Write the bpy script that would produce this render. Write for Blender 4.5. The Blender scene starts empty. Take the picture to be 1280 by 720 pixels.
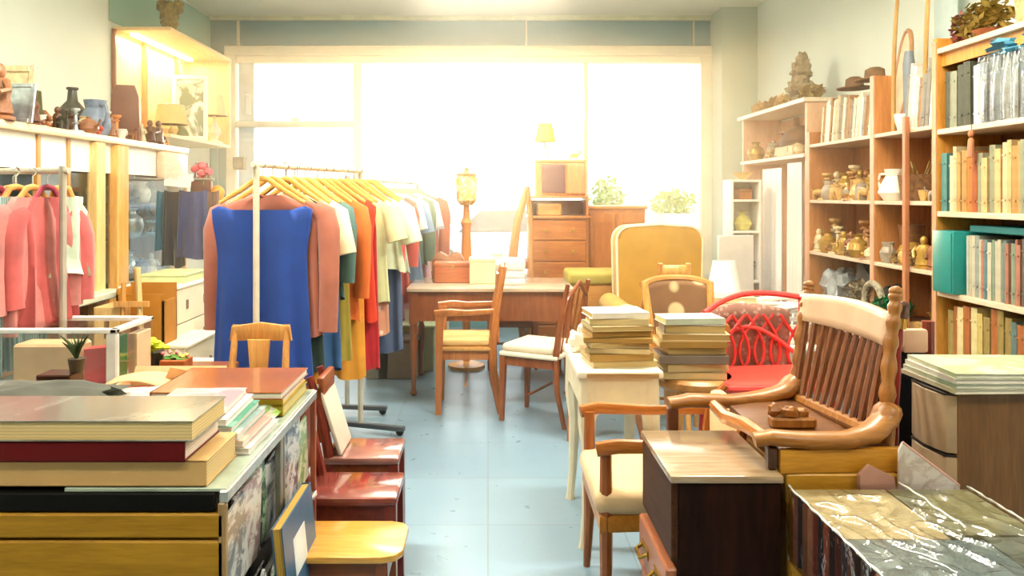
import bpy, bmesh, math, random
from mathutils import Vector, Matrix, noise as mnoise
C = bpy.context.scene.collection
SC = bpy.context.scene
PI = math.pi
rnd = random.Random(11)

# ---------------------------------------------------------------- colour helpers
def lin(c):
    return c / 12.92 if c <= .04045 else ((c + .055) / 1.055) ** 2.4
def H(h):
    return tuple(lin(int(h[i:i + 2], 16) / 255) for i in (0, 2, 4)) + (1,)

# ---------------------------------------------------------------- camera, world, sun, lamps, exposure
EYE = 1.48
cam = bpy.data.cameras.new('camera'); camo = bpy.data.objects.new('camera', cam); C.objects.link(camo)
camo.location = (0, 0, EYE); camo.rotation_euler = (PI / 2, 0, 0)
cam.sensor_width = 36; cam.lens = 36 * 1000 / 1280
cam.shift_x = 30 / 1280; cam.shift_y = -115 / 1280
cam.clip_start = .05; cam.clip_end = 200
SC.camera = camo

SC.view_settings.view_transform = 'Standard'; SC.view_settings.look = 'None'
SC.view_settings.exposure = 0.12; SC.view_settings.gamma = 1.0; SC.view_settings.use_curve_mapping = False
WORLD_STRENGTH = 4.0
w = bpy.data.worlds.new('sky'); SC.world = w; w.use_nodes = True
wn = w.node_tree.nodes; wl = w.node_tree.links; wn.clear()
wo = wn.new('ShaderNodeOutputWorld'); wb = wn.new('ShaderNodeBackground'); wb.inputs[1].default_value = WORLD_STRENGTH
tc = wn.new('ShaderNodeTexCoord'); sp = wn.new('ShaderNodeSeparateXYZ'); cr = wn.new('ShaderNodeValToRGB')
wl.new(tc.outputs['Generated'], sp.inputs[0]); wl.new(sp.outputs['Z'], cr.inputs[0])
cr.color_ramp.elements[0].position = 0.0; cr.color_ramp.elements[0].color = (1.0, .93, .80, 1)
cr.color_ramp.elements[1].position = .6; cr.color_ramp.elements[1].color = (.86, .95, 1.0, 1)
wl.new(cr.outputs[0], wb.inputs[0]); wl.new(wb.outputs[0], wo.inputs[0])

SUN_STRENGTH = 4.5
sd = bpy.data.lights.new('low_sun', 'SUN'); sd.energy = SUN_STRENGTH; sd.angle = math.radians(3); sd.color = (1, .70, .36)
so = bpy.data.objects.new('low_sun', sd); C.objects.link(so)
sun_dir = Vector((0.02, -1.0, -0.11)).normalized()       # travels from the street into the shop
so.rotation_euler = sun_dir.to_track_quat('-Z', 'Y').to_euler(); so.location = (0, 20, 8)

LAMP_W = [24, 24, 88, 80, 70]
HAZE_DENSITY = .042
LAMPS = [(-1.2, .6), (1.5, .6), (-1.2, 3.6), (1.3, 3.6), (0, 6.3)]

SC.cycles.use_denoising = True
SC.cycles.max_bounces = 7; SC.cycles.diffuse_bounces = 4; SC.cycles.glossy_bounces = 3
SC.cycles.transmission_bounces = 4; SC.cycles.transparent_max_bounces = 12; SC.cycles.volume_bounces = 1
SC.cycles.caustics_reflective = False; SC.cycles.caustics_refractive = False
SC.cycles.sample_clamp_indirect = 6

def X(px, Y): return (px - 610) / 1000 * Y
def Z(py, Y): return EYE - (py - 245) / 1000 * Y

# ---------------------------------------------------------------- materials
MC = {}
def newmat(name):
    m = bpy.data.materials.new(name); m.use_nodes = True
    nt = m.node_tree; b = nt.nodes['Principled BSDF']
    return m, nt, b
def ramp2(nt, fac, c1, c2, p0=.3, p1=.7):
    r = nt.nodes.new('ShaderNodeValToRGB'); e = r.color_ramp.elements
    e[0].position = p0; e[0].color = c1; e[1].position = p1; e[1].color = c2
    nt.links.new(fac, r.inputs[0]); return r
def texc(nt, scale=(1, 1, 1), src='Object'):
    t = nt.nodes.new('ShaderNodeTexCoord'); m = nt.nodes.new('ShaderNodeMapping')
    m.inputs['Scale'].default_value = scale; nt.links.new(t.outputs[src], m.inputs[0]); return m.outputs[0]
def nz(nt, vec, scale, detail=3, rough=.55, dist=0):
    n = nt.nodes.new('ShaderNodeTexNoise'); n.inputs['Scale'].default_value = scale
    n.inputs['Detail'].default_value = detail; n.inputs['Roughness'].default_value = rough
    n.inputs['Distortion'].default_value = dist
    if vec: nt.links.new(vec, n.inputs['Vector'])
    return n.outputs['Fac']
def bump(nt, b, h, s=.2, d=.01):
    n = nt.nodes.new('ShaderNodeBump'); n.inputs['Strength'].default_value = s; n.inputs['Distance'].default_value = d
    nt.links.new(h, n.inputs['Height']); nt.links.new(n.outputs[0], b.inputs['Normal'])
def shade(c, k):
    return (min(1, c[0] * k), min(1, c[1] * k), min(1, c[2] * k), 1)
def plain(hexc, rough=.5, var=.12, scale=9, metal=0, bmp=0, bscale=40, coat=0, sheen=0, spec=.4):
    key = ('p', hexc, rough, var, scale, metal, bmp, bscale, coat, sheen, spec)
    if key in MC: return MC[key]
    m, nt, b = newmat('surface_' + hexc); c = H(hexc)
    v = texc(nt)
    r = ramp2(nt, nz(nt, v, scale), shade(c, 1 - var), shade(c, 1 + var))
    nt.links.new(r.outputs[0], b.inputs['Base Color'])
    b.inputs['Roughness'].default_value = rough; b.inputs['Metallic'].default_value = metal; b.inputs['Specular IOR Level'].default_value = spec
    b.inputs['Coat Weight'].default_value = coat; b.inputs['Sheen Weight'].default_value = sheen
    if bmp: bump(nt, b, nz(nt, v, bscale), bmp)
    MC[key] = m; return m
def wood(h1, h2, rough=.4, axis='z', scale=1, coat=.15, spec=.4):
    key = ('w', h1, h2, rough, axis, scale, coat, spec)
    if key in MC: return MC[key]
    m, nt, b = newmat('wood_' + h1)
    s = {'x': (1.2, 14, 14), 'y': (14, 1.2, 14), 'z': (14, 14, 1.2)}[axis]
    v = texc(nt, tuple(q * scale for q in s))
    n1 = nz(nt, v, 2.2, 5, .6, .6)
    r = ramp2(nt, n1, H(h1), H(h2), .32, .68)
    n2 = nz(nt, texc(nt, tuple(q * scale * 4 for q in s)), 3, 2)
    mx = nt.nodes.new('ShaderNodeMixRGB'); mx.blend_type = 'MULTIPLY'; mx.inputs[0].default_value = .35
    r2 = ramp2(nt, n2, (.55, .5, .45, 1), (1, 1, 1, 1), .35, .6)
    nt.links.new(r.outputs[0], mx.inputs[1]); nt.links.new(r2.outputs[0], mx.inputs[2])
    nt.links.new(mx.outputs[0], b.inputs['Base Color'])
    b.inputs['Roughness'].default_value = rough; b.inputs['Coat Weight'].default_value = coat
    b.inputs['Coat Roughness'].default_value = .2; b.inputs['Specular IOR Level'].default_value = spec
    bump(nt, b, n2, .08, .004)
    MC[key] = m; return m
def cloth(h, var=.14, pattern=None, h2=None, scale=14):
    key = ('c', h, var, pattern, h2, scale)
    if key in MC: return MC[key]
    m, nt, b = newmat('fabric_' + h); c = H(h); v = texc(nt)
    r = ramp2(nt, nz(nt, v, 7), shade(c, 1 - var), shade(c, 1 + var))
    out = r.outputs[0]
    if pattern:
        if pattern == 'spots':
            t = nt.nodes.new('ShaderNodeTexVoronoi'); t.inputs['Scale'].default_value = scale; f = t.outputs['Distance']
            k = ramp2(nt, f, (1, 1, 1, 1), (0, 0, 0, 1), .28, .36)
        else:
            t = nt.nodes.new('ShaderNodeTexWave'); t.inputs['Scale'].default_value = scale
            t.inputs['Distortion'].default_value = .6; t.bands_direction = 'X' if pattern == 'vstripe' else 'Z'; f = t.outputs['Fac']
            k = ramp2(nt, f, (0, 0, 0, 1), (1, 1, 1, 1), .5, .6)
        nt.links.new(v, t.inputs['Vector'])
        mx = nt.nodes.new('ShaderNodeMixRGB'); nt.links.new(k.outputs[0], mx.inputs[0])
        nt.links.new(out, mx.inputs[1]); mx.inputs[2].default_value = H(h2); out = mx.outputs[0]
    nt.links.new(out, b.inputs['Base Color']); b.inputs['Roughness'].default_value = .85
    b.inputs['Sheen Weight'].default_value = .2
    bump(nt, b, nz(nt, v, 220, 2), .25, .003)
    MC[key] = m; return m
def glassy(name, tint=(1, 1, 1, 1), refl=.08, rough=.02, bmp=0, fk=.6):
    key = ('g', name)
    if key in MC: return MC[key]
    m = bpy.data.materials.new(name); m.use_nodes = True; nt = m.node_tree; nt.nodes.clear()
    o = nt.nodes.new('ShaderNodeOutputMaterial'); mx = nt.nodes.new('ShaderNodeMixShader')
    t = nt.nodes.new('ShaderNodeBsdfTransparent'); t.inputs[0].default_value = tint
    g = nt.nodes.new('ShaderNodeBsdfGlossy'); g.inputs['Roughness'].default_value = rough
    lw = nt.nodes.new('ShaderNodeLayerWeight'); lw.inputs[0].default_value = .25
    mm = nt.nodes.new('ShaderNodeMath'); mm.operation = 'MULTIPLY_ADD'; mm.inputs[1].default_value = fk; mm.inputs[2].default_value = refl
    nt.links.new(lw.outputs['Fresnel'], mm.inputs[0]); nt.links.new(mm.outputs[0], mx.inputs[0])
    nt.links.new(t.outputs[0], mx.inputs[1]); nt.links.new(g.outputs[0], mx.inputs[2]); nt.links.new(mx.outputs[0], o.inputs[0])
    if bmp:
        n = nt.nodes.new('ShaderNodeBump'); n.inputs['Strength'].default_value = bmp; n.inputs['Distance'].default_value = .02
        v = texc(nt); f = nz(nt, v, 9, 3, .6, 1.5); nt.links.new(f, n.inputs['Height'])
        nt.links.new(n.outputs[0], g.inputs['Normal']); nt.links.new(n.outputs[0], lw.inputs['Normal'])
    MC[key] = m; return m
def emis(hexc, s):
    m = bpy.data.materials.new('lamp_glow'); m.use_nodes = True
    b = m.node_tree.nodes['Principled BSDF']; b.inputs['Base Color'].default_value = H(hexc)
    b.inputs['Emission Color'].default_value = H(hexc); b.inputs['Emission Strength'].default_value = s; return m
def cover_mat(h, h2, scale=5, rough=.3):
    """printed magazine / album cover: big soft blotches of a second ink"""
    key = ('cv', h, h2, scale, rough)
    if key in MC: return MC[key]
    m, nt, b = newmat('printed_cover_' + h); v = texc(nt)
    r = ramp2(nt, nz(nt, v, scale, 4, .6, .8), H(h), H(h2), .47, .56)
    nt.links.new(r.outputs[0], b.inputs['Base Color']); b.inputs['Roughness'].default_value = rough
    b.inputs['Coat Weight'].default_value = .4; b.inputs['Coat Roughness'].default_value = .1
    MC[key] = m; return m
def pages_mat(h='EBDCB8', axis='z', fr=260):
    key = ('pg', h, axis, fr)
    if key in MC: return MC[key]
    m, nt, b = newmat('page_edges_' + h); c = H(h)
    t = nt.nodes.new('ShaderNodeTexWave'); t.bands_direction = axis.upper(); t.inputs['Scale'].default_value = fr / 6
    t.inputs['Distortion'].default_value = 1.2
    nt.links.new(texc(nt), t.inputs['Vector'])
    r = ramp2(nt, t.outputs['Fac'], shade(c, .8), c, .1, .8)
    nt.links.new(r.outputs[0], b.inputs['Base Color']); b.inputs['Roughness'].default_value = .8
    MC[key] = m; return m

# ---------------------------------------------------------------- geometry builder
class G:
    def __init__(s): s.bm = bmesh.new()
    def box(s, x0, x1, y0, y1, z0, z1, bev=0, seg=1, M=None):
        r = bmesh.ops.create_cube(s.bm, size=1); vs = r['verts']
        for v in vs:
            v.co = Vector(((x0 + x1) / 2 + v.co.x * (x1 - x0), (y0 + y1) / 2 + v.co.y * (y1 - y0), (z0 + z1) / 2 + v.co.z * (z1 - z0)))
        if bev:
            es = list({e for v in vs for e in v.link_edges})
            q = bmesh.ops.bevel(s.bm, geom=es, offset=bev, segments=seg, affect='EDGES', profile=.5)
            vs = list({v for f in q['faces'] for v in f.verts} | {v for v in vs if v.is_valid})
        if M is not None:
            for v in vs: v.co = M @ v.co
        return s
    def cbox(s, c, size, rot=(0, 0, 0), bev=0, seg=1):
        from mathutils import Euler
        M = Matrix.Translation(c) @ Euler(rot).to_matrix().to_4x4()
        a, b, d = size[0] / 2, size[1] / 2, size[2] / 2
        return s.box(-a, a, -b, b, -d, d, bev, seg, M)
    def tube(s, pts, r, seg=8, flat=None, closed=False):
        pts = [Vector(p) for p in pts]; n = len(pts)
        rs = r if isinstance(r, (list, tuple)) else [r] * n
        up = None; rings = []
        for i, p in enumerate(pts):
            if closed: t = (pts[(i + 1) % n] - pts[i - 1])
            else: t = (pts[min(i + 1, n - 1)] - pts[max(i - 1, 0)])
            t.normalize()
            if up is None:
                up = Vector((0, 0, 1)) if abs(t.z) < .9 else Vector((0, 1, 0))
            u = up - t * up.dot(t)
            if u.length < 1e-5: u = t.orthogonal()
            u.normalize(); up = u; v = t.cross(u)
            ring = []
            for k in range(seg):
                a = 2 * PI * k / seg; ca, sa = math.cos(a), math.sin(a)
                fr = rs[i]
                fu, fv = (fr, fr * flat) if flat else (fr, fr)
                ring.append(s.bm.verts.new(p + u * ca * fu + v * sa * fv))
            rings.append(ring)
        m = n if closed else n - 1
        for i in range(m):
            a, b = rings[i], rings[(i + 1) % n]
            for k in range(seg):
                s.bm.faces.new((a[k], a[(k + 1) % seg], b[(k + 1) % seg], b[k]))
        if not closed:
            s.bm.faces.new(rings[0][::-1]); s.bm.faces.new(rings[-1])
        return s
    def lathe(s, prof, c=(0, 0, 0), seg=16, sx=1, sy=1, M=None):
        rings = []
        for (r, z) in prof:
            if r < 1e-5:
                rings.append([s.bm.verts.new((c[0], c[1], c[2] + z))])
            else:
                rings.append([s.bm.verts.new((c[0] + sx * r * math.cos(2 * PI * k / seg), c[1] + sy * r * math.sin(2 * PI * k / seg), c[2] + z)) for k in range(seg)])
        for a, b in zip(rings, rings[1:]):
            for k in range(seg):
                k2 = (k + 1) % seg
                if len(a) == 1 and len(b) == 1: continue
                if len(a) == 1: s.bm.faces.new((a[0], b[k2], b[k]))
                elif len(b) == 1: s.bm.faces.new((a[k], a[k2], b[0]))
                else: s.bm.faces.new((a[k], a[k2], b[k2], b[k]))
        if len(rings[0]) > 1: s.bm.faces.new(rings[0][::-1])
        if len(rings[-1]) > 1: s.bm.faces.new(rings[-1])
        if M is not None:
            for r in rings:
                for v in r: v.co = M @ v.co
        return s
    def ell(s, c, r, seg=12, rings=8, rough=0, seed=0):
        n = rings; prof = []
        vs0 = len(s.bm.verts)
        R = []
        for i in range(n + 1):
            th = PI * i / n; rr = math.sin(th); zz = -math.cos(th)
            if i in (0, n): R.append([s.bm.verts.new((c[0], c[1], c[2] + zz * r[2]))])
            else:
                row = []
                for k in range(seg):
                    a = 2 * PI * k / seg; d = Vector((rr * math.cos(a), rr * math.sin(a), zz))
                    q = 1 + (rough * mnoise.noise(d * 2.3 + Vector((seed * 3.1, seed, 0))) if rough else 0)
                    row.append(s.bm.verts.new((c[0] + d.x * r[0] * q, c[1] + d.y * r[1] * q, c[2] + d.z * r[2] * q)))
                R.append(row)
        for a, b in zip(R, R[1:]):
            for k in range(seg):
                k2 = (k + 1) % seg
                if len(a) == 1: s.bm.faces.new((a[0], b[k2], b[k]))
                elif len(b) == 1: s.bm.faces.new((a[k], a[k2], b[0]))
                else: s.bm.faces.new((a[k], a[k2], b[k2], b[k]))
        return s
    def prism(s, poly, plane, a, b, bev=0, M=None):
        def mk(p, h):
            return {'xy': (p[0], p[1], h), 'xz': (p[0], h, p[1]), 'yz': (h, p[0], p[1])}[plane]
        A = [s.bm.verts.new(mk(p, a)) for p in poly]; B = [s.bm.verts.new(mk(p, b)) for p in poly]
        n = len(poly); fs = []
        fs.append(s.bm.faces.new(A[::-1])); fs.append(s.bm.faces.new(B))
        for k in range(n): fs.append(s.bm.faces.new((A[k], A[(k + 1) % n], B[(k + 1) % n], B[k])))
        vs = A + B
        if bev:
            es = list({e for f in fs[:2] for e in f.edges})
            q = bmesh.ops.bevel(s.bm, geom=es, offset=bev, segments=2, affect='EDGES', profile=.5)
            vs = list({v for f in q['faces'] for v in f.verts} | {v for v in vs if v.is_valid})
        if M is not None:
            for v in vs: v.co = M @ v.co
        return s
    def grid(s, fn, nu, nv, cu=False):
        R = [[s.bm.verts.new(fn(i / nu, j / nv)) for i in range(nu if cu else nu + 1)] for j in range(nv + 1)]
        for a, b in zip(R, R[1:]):
            m = nu
            for k in range(m):
                k2 = (k + 1) % len(a)
                s.bm.faces.new((a[k], a[k2], b[k2], b[k]))
        return s
    def rot(s, M):
        for v in s.bm.verts: v.co = M @ v.co
        return s

def mesh_obj(name, g, m, parent=None, sharp=.6, thick=0):
    bm = g.bm
    bmesh.ops.recalc_face_normals(bm, faces=bm.faces)
    for f in bm.faces: f.smooth = True
    for e in bm.edges:
        if len(e.link_faces) == 2 and e.calc_face_angle(0) > sharp: e.smooth = False
    me = bpy.data.meshes.new(name); bm.to_mesh(me); bm.free()
    me.materials.append(m)
    o = bpy.data.objects.new(name, me); C.objects.link(o)
    if parent: o.parent = parent
    if thick:
        md = o.modifiers.new('thickness', 'SOLIDIFY'); md.thickness = thick; md.offset = 0
    return o
def thing(name, label, cat, loc=(0, 0, 0), rz=0, group=None):
    o = bpy.data.objects.new(name, None); C.objects.link(o); o.empty_display_size = .1
    o.location = loc; o.rotation_euler = (0, 0, rz); o['label'] = label; o['category'] = cat
    if group: o['group'] = group
    return o
def solo(name, g, m, label, cat, loc=(0, 0, 0), rz=0, group=None, rot=None, thick=0):
    o = mesh_obj(name, g, m, thick=thick); o.location = loc; o.rotation_euler = rot or (0, 0, rz)
    o['label'] = label; o['category'] = cat
    if group: o['group'] = group
    return o
def struct(name, g, m, parent=None):
    o = mesh_obj(name, g, m, parent)
    if not parent: o['kind'] = 'structure'
    return o
def tree_copy(o, parent=None):
    c = o.copy(); C.objects.link(c)
    if parent: c.parent = parent
    for ch in [q for q in C.objects if q.parent == o]: tree_copy(ch, c)
    return c
ORD = ['first', 'second', 'third', 'fourth', 'fifth', 'sixth', 'seventh', 'eighth', 'ninth', 'tenth', 'eleventh', 'twelfth', 'thirteenth',
       'fourteenth', 'fifteenth', 'sixteenth', 'seventeenth', 'eighteenth', 'nineteenth', 'twentieth', 'twenty-first', 'twenty-second',
       'twenty-third', 'twenty-fourth', 'twenty-fifth', 'twenty-sixth', 'twenty-seventh', 'twenty-eighth', 'twenty-ninth', 'thirtieth',
       'thirty-first', 'thirty-second', 'thirty-third', 'thirty-fourth', 'thirty-fifth', 'thirty-sixth']

# ================================================================= SETTING
WL, WR, YB, YF, CH = -3.13, 2.88, 9.0, -2.2, 3.5
def wallmat(h, v=.04):
    return plain(h, .75, v, 1.5, bmp=.05, bscale=90)
# floor: pale blue-grey vinyl tiles
m, nt, b = newmat('floor_tiles')
v = texc(nt, (1, 1, 1)); br = nt.nodes.new('ShaderNodeTexBrick'); br.offset = 0; br.inputs['Scale'].default_value = 1
br.inputs['Brick Width'].default_value = .6; br.inputs['Row Height'].default_value = .6; br.inputs['Mortar Size'].default_value = .004
br.inputs['Color1'].default_value = H('7D99AB'); br.inputs['Color2'].default_value = H('86A1B1'); br.inputs['Mortar'].default_value = H('7A8C96')
nt.links.new(v, br.inputs['Vector'])
mx = nt.nodes.new('ShaderNodeMixRGB'); mx.blend_type = 'MULTIPLY'; mx.inputs[0].default_value = .5
r = ramp2(nt, nz(nt, v, 2, 4, .6), (.86, .87, .9, 1), (1, 1, 1, 1), .3, .7)
nt.links.new(br.outputs[0], mx.inputs[1]); nt.links.new(r.outputs[0], mx.inputs[2]); nt.links.new(mx.outputs[0], b.inputs['Base Color'])
rr = ramp2(nt, nz(nt, v, 9, 4), (.27, .27, .27, 1), (.33, .33, .33, 1)); nt.links.new(rr.outputs[0], b.inputs['Roughness'])
bump(nt, b, br.outputs['Fac'], -.2, .002)
FLOORM = m
struct('floor', G().box(WL - .1, WR + .1, YF - .1, YB + .1, -.1, 0), FLOORM)
struct('ceiling', G().box(WL - .1, WR + .1, YF - .1, YB + .1, CH, CH + .1), wallmat('F8F8E6'))
WM = wallmat('E8F0E6')
struct('wall_left', G().box(WL - .1, WL, YF, YB, 0, CH), WM)
struct('wall_right', G().box(WR, WR + .1, YF, YB, 0, CH), WM)
struct('wall_front', G().box(WL, WR, YF - .1, YF, 0, CH), wallmat('7A6650'))
# back wall: opening X -2.92..2.52, z .62..3.06
OX0, OX1, OZ0, OZ1 = -2.90, 2.50, .60, 3.07
TEAL = wallmat('3F8390')
struct('wall_back', G().box(WL, WR, YB, YB + .15, OZ1, CH).box(WL, OX0, YB, YB + .15, 0, OZ1).box(OX1, WR, YB, YB + .15, 0, OZ1)
       .box(OX0, OX1, YB, YB + .15, 0, OZ0), TEAL)
struct('trim_1', G().box(-2.82, -2.79, YB - .02, YB, OZ1 + .06, CH), plain('D8D8C0', .5))
struct('trim_2', G().box(.42, .44, YB - .02, YB, OZ1 + .06, CH), plain('9FB5AE', .5))
struct('trim_3', G().box(2.30, 2.32, YB - .02, YB, OZ1 + .06, CH), plain('B8C0AC', .5))
# boxed pillar in the right corner
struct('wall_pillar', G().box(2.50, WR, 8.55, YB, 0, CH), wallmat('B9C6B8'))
# cornice line under the ceiling
struct('trim_4', G().box(WL, 2.5, YB - .05, YB, CH - .05, CH), plain('C9CFAE', .5))
# teal painted bulkhead on the left wall above the wall cabinet
struct('wall_bulkhead', G().box(WL, WL + .012, 6.6, YB, 2.93, CH - .02), wallmat('9CC4B4'))
# window
FR = plain('E9E3CE', .4, .04)
wf = struct('window_1', G()
            .box(OX0 - .05, OX1 + .05, YB - .07, YB + .1, OZ1 - .02, OZ1 + .09, .008)
            .box(OX0 - .03, OX0 + .07, YB - .06, YB + .1, OZ0, OZ1, .006).box(OX1 - .12, OX1 + .04, YB - .06, YB + .1, OZ0, OZ1, .006)
            .box(-2.82, 2.38, YB - .04, YB + .08, OZ1 - .10, OZ1 - .02, .004)
            .box(OX0 - .05, OX1 + .05, YB - .16, YB + .12, OZ0 - .04, OZ0 + .02, .008), FR)
mesh_obj('mullion', G().box(-1.51, -1.42, YB - .05, YB + .07, OZ0, OZ1 - .08, .006), FR, wf)
mesh_obj('mullion', G().box(1.075, 1.12, YB - .04, YB + .06, OZ0, OZ1 - .08, .006), plain('D9B98A', .4), wf)
mesh_obj('transom', G().box(-2.83, -1.5, YB - .04, YB + .05, 2.25, 2.32, .006).box(-2.2, -2.12, YB - .06, YB - .03, 2.28, 2.36, .01), FR, wf)
mesh_obj('side_frame', G().box(-2.80, -2.63, YB - .02, YB + .06, OZ0, OZ1 - .08, .004).box(-2.72, -2.66, YB - .05, YB, 2.38, 2.62, .01), plain('A9C4D6', .4), wf)
gm = glassy('window_glass', (.97, .98, .98, 1), .03)
for (a, c) in ((-2.83, -1.51), (-1.42, 1.075), (1.12, 2.38)):
    mesh_obj('pane', G().box(a, c, YB + .02, YB + .026, OZ0, OZ1 - .08), gm, wf)
struct('baseboard_left', G().box(WL, WL + .015, YF, YB, 0, .1), plain('CFCFC0'))
struct('baseboard_right', G().box(WR - .015, WR, YF, 8.5, 0, .1), plain('CFCFC0'))

# outside: pavement, street, house fronts, planter bushes, parked car
struct('pavement', G().box(-20, 20, YB + .15, 40, -.15, -.05), plain('CFCBC0', .8))
def facade(name, x0, x1, y, h, hexc, label, wins, winhex):
    t = thing(name, label, 'building', (0, y, -.05))
    mesh_obj('wall', G().box(x0, x1, 0, 4, 0, h), plain(hexc, .8, .05), t)
    mesh_obj('cornice', G().box(x0 - .1, x1 + .1, -.15, 0, h - .35, h), plain('E0DCD0', .8, .05), t)
    for (a, c, z0, z1) in wins:
        f = mesh_obj('window', G().box(a, c, -.08, 0, z0, z1).box(a - .1, c + .1, -.14, 0, z0 - .12, z0), plain(winhex, .3), t)
        mesh_obj('pane', G().box(a + .12, c - .12, -.1, -.06, z0 + .12, z1 - .12), plain('8A9AA0', .15), f)
    return t
facade('shop_building', -1.0, 1.6, 27, 3.3, 'E8E2D6', 'pale low building across the street with a tall window', [(-.5, .25, .5, 2.5), (.5, 1.2, .5, 2.5)], 'D8D4C8')
facade('corner_building', 4.2, 12, 30, 2.6, 'EDE8DE', 'long pale building across the street at the right', [(5, 6.4, .6, 1.9), (7.5, 8.9, .6, 1.9)], 'D8D4C8')
facade('distant_building', -9.5, -5.0, 32, 4.4, 'E6E4DC', 'pale two-storey building far outside the left window', [(-8.6, -7.6, 2.4, 3.6), (-7, -6, 2.4, 3.6), (-8.6, -7.6, .6, 1.8)], 'D8D4C8')
# parked car, seen side on through the glass
t = thing('car', 'pale blue car parked outside beyond the dresser', 'car', (.35, 14.2, -.05))
body = [(-1.9, .35), (-1.9, .75), (-1.5, .85), (-1.0, .9), (-.55, 1.35), (.7, 1.38), (1.25, .92), (1.85, .8), (1.9, .35)]
mesh_obj('body', G().prism(body, 'xz', -.8, .8, .05), plain('A8C4D8', .25, .03, coat=.5), t)
mesh_obj('windows', G().prism([(-.85, .92), (-.48, 1.28), (.62, 1.3), (1.05, .94)], 'xz', -.815, .815), plain('56646C', .1), t)
for wx in (-1.15, 1.15):
    mesh_obj('wheel', G().lathe([(0, -.1), (.2, -.11), (.33, -.1), (.35, -.06), (.35, .06), (.33, .1), (.2, .11), (0, .1)], seg=20,
             M=Matrix.Translation((wx, -.72, .35)) @ Matrix.Rotation(PI / 2, 4, 'X')), plain('2A2A2C', .7), t)

def leafball(g, c, r, n, size, seed, flat=1):
    q = random.Random(seed)
    for i in range(n):
        d = Vector((q.gauss(0, 1), q.gauss(0, 1), q.gauss(0, 1) * flat)).normalized() * (q.random() ** .4)
        p = Vector(c) + Vector((d.x * r[0], d.y * r[1], d.z * r[2]))
        a = Vector((q.gauss(0, 1), q.gauss(0, 1), q.gauss(0, .6))).normalized(); bb = a.cross(Vector((q.random(), q.random(), 1))).normalized()
        s = size * q.uniform(.7, 1.3)
        vs = [g.bm.verts.new(p + a * s * k1 + bb * s * k2) for (k1, k2) in ((-1, 0), (-.2, .45), (1, 0), (-.2, -.45))]
        g.bm.faces.new(vs)
    return g
LEAF = plain('7FA23A', .6); LEAF2 = plain('4E7A2C', .6)
for (nm, px, Yy, w, h, lab) in (('planter_bush', 757, 11.5, .26, .34, 'leafy green bush in a planter outside, left of the two'),
                              ('planter_bush', 842, 11.2, .32, .22, 'low green bush in a planter outside the right pane')):
    x = X(px, Yy); zb = Z(262, Yy)
    t = thing(nm, lab, 'bush', (x, Yy, -.05), 0, 'planter bushes outside')
    mesh_obj('foliage', leafball(G(), (0, 0, zb + h * .6), (w, w, h), 500, .05, px), LEAF, t)
    mesh_obj('planter', G().lathe([(.2, 0), (.28, zb - .05), (.3, zb), (.26, zb)], seg=18), plain('D8D0C0', .7), t)

BLK = plain('1A1816', .5, spec=.2)
STEEL = plain('B8B4AC', .3, metal=.9)

# ================================================================= CEILING LIGHTS
for i, (lx, ly) in enumerate(LAMPS):
    nm = ['over the left front', 'over the right front', 'over the left shelves', 'over the right shelves', 'near the shop window'][i]
    t = thing('ceiling_light', 'suspended white ceiling light panel ' + nm, 'light', (lx, ly, CH - .40))
    mesh_obj('frame', G().box(-.62, .62, -.17, -.13, 0, .06).box(-.62, .62, .13, .17, 0, .06).box(-.62, -.58, -.13, .13, 0, .06).box(.58, .62, -.13, .13, 0, .06), plain('E8E8E0', .4), t)
    mesh_obj('diffuser', G().box(-.58, .58, -.13, .13, .02, .05), emis('FFF4DC', 4), t)
    ld = bpy.data.lights.new('ceiling_lamp', 'AREA'); ld.shape = 'RECTANGLE'; ld.size = 1.1; ld.size_y = .24; ld.energy = LAMP_W[i]; ld.color = (1, .93, .8)
    lo = bpy.data.objects.new('ceiling_lamp', ld); C.objects.link(lo); lo.parent = t; lo.location = (0, 0, -.01)
    lu = bpy.data.lights.new('added_uplight', 'AREA'); lu.shape = 'RECTANGLE'; lu.size = 1.1; lu.size_y = .24; lu.energy = LAMP_W[i] * .9; lu.color = (1, .95, .84)  # upward light added to brighten the ceiling and upper walls
    lo = bpy.data.objects.new('added_uplight', lu); C.objects.link(lo); lo.parent = t; lo.location = (0, 0, .08); lo.rotation_euler = (PI, 0, 0)
    for sx in (-.5, .5): mesh_obj('suspension_rod', G().tube([(sx, .15, .05), (sx, .15, .4)], .005, 6), STEEL, t)

# ================================================================= COMMON WOODS
W_HON = wood('C98A45', 'E0A860', .4, 'z'); W_HONX = wood('C98A45', 'E0A860', .4, 'x'); W_HONY = wood('C98A45', 'E0A860', .4, 'y')
W_PALE = wood('E6BE78', 'F0D296', .4, 'z'); W_PALEY = wood('EBC98C', 'F5DCA8', .4, 'y')
W_SHELF = wood('C08048', 'D49A62', .45, 'z'); W_SHELFY = wood('E4CDA8', 'F0DFC0', .4, 'y')
W_BRN = wood('7A3F20', '98562E', .3, 'z'); W_BRNX = wood('7A3F20', '98562E', .3, 'x'); W_BRNY = wood('7A3F20', '98562E', .3, 'y')
W_DRK = wood('32180F', '4A2415', .3, 'z'); W_DRKX = wood('5A3520', '764A2C', .25, 'x', coat=.4)
W_YEL = wood('B87A1C', 'CE9530', .35, 'x'); W_YELZ = wood('B87A1C', 'CE9530', .35, 'z')
W_RED = wood('6B2418', '86382A', .3, 'z'); W_REDX = wood('74342C', '8E4A40', .25, 'x', coat=.4)
CHROME = plain('E4E4E0', .12, metal=1)
WHITEP = plain('EFEAE0', .5, .05)
CREAMP = plain('EFE4CC', .45, .06)
BRASS = plain('B08A3C', .3, metal=.85)

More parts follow.
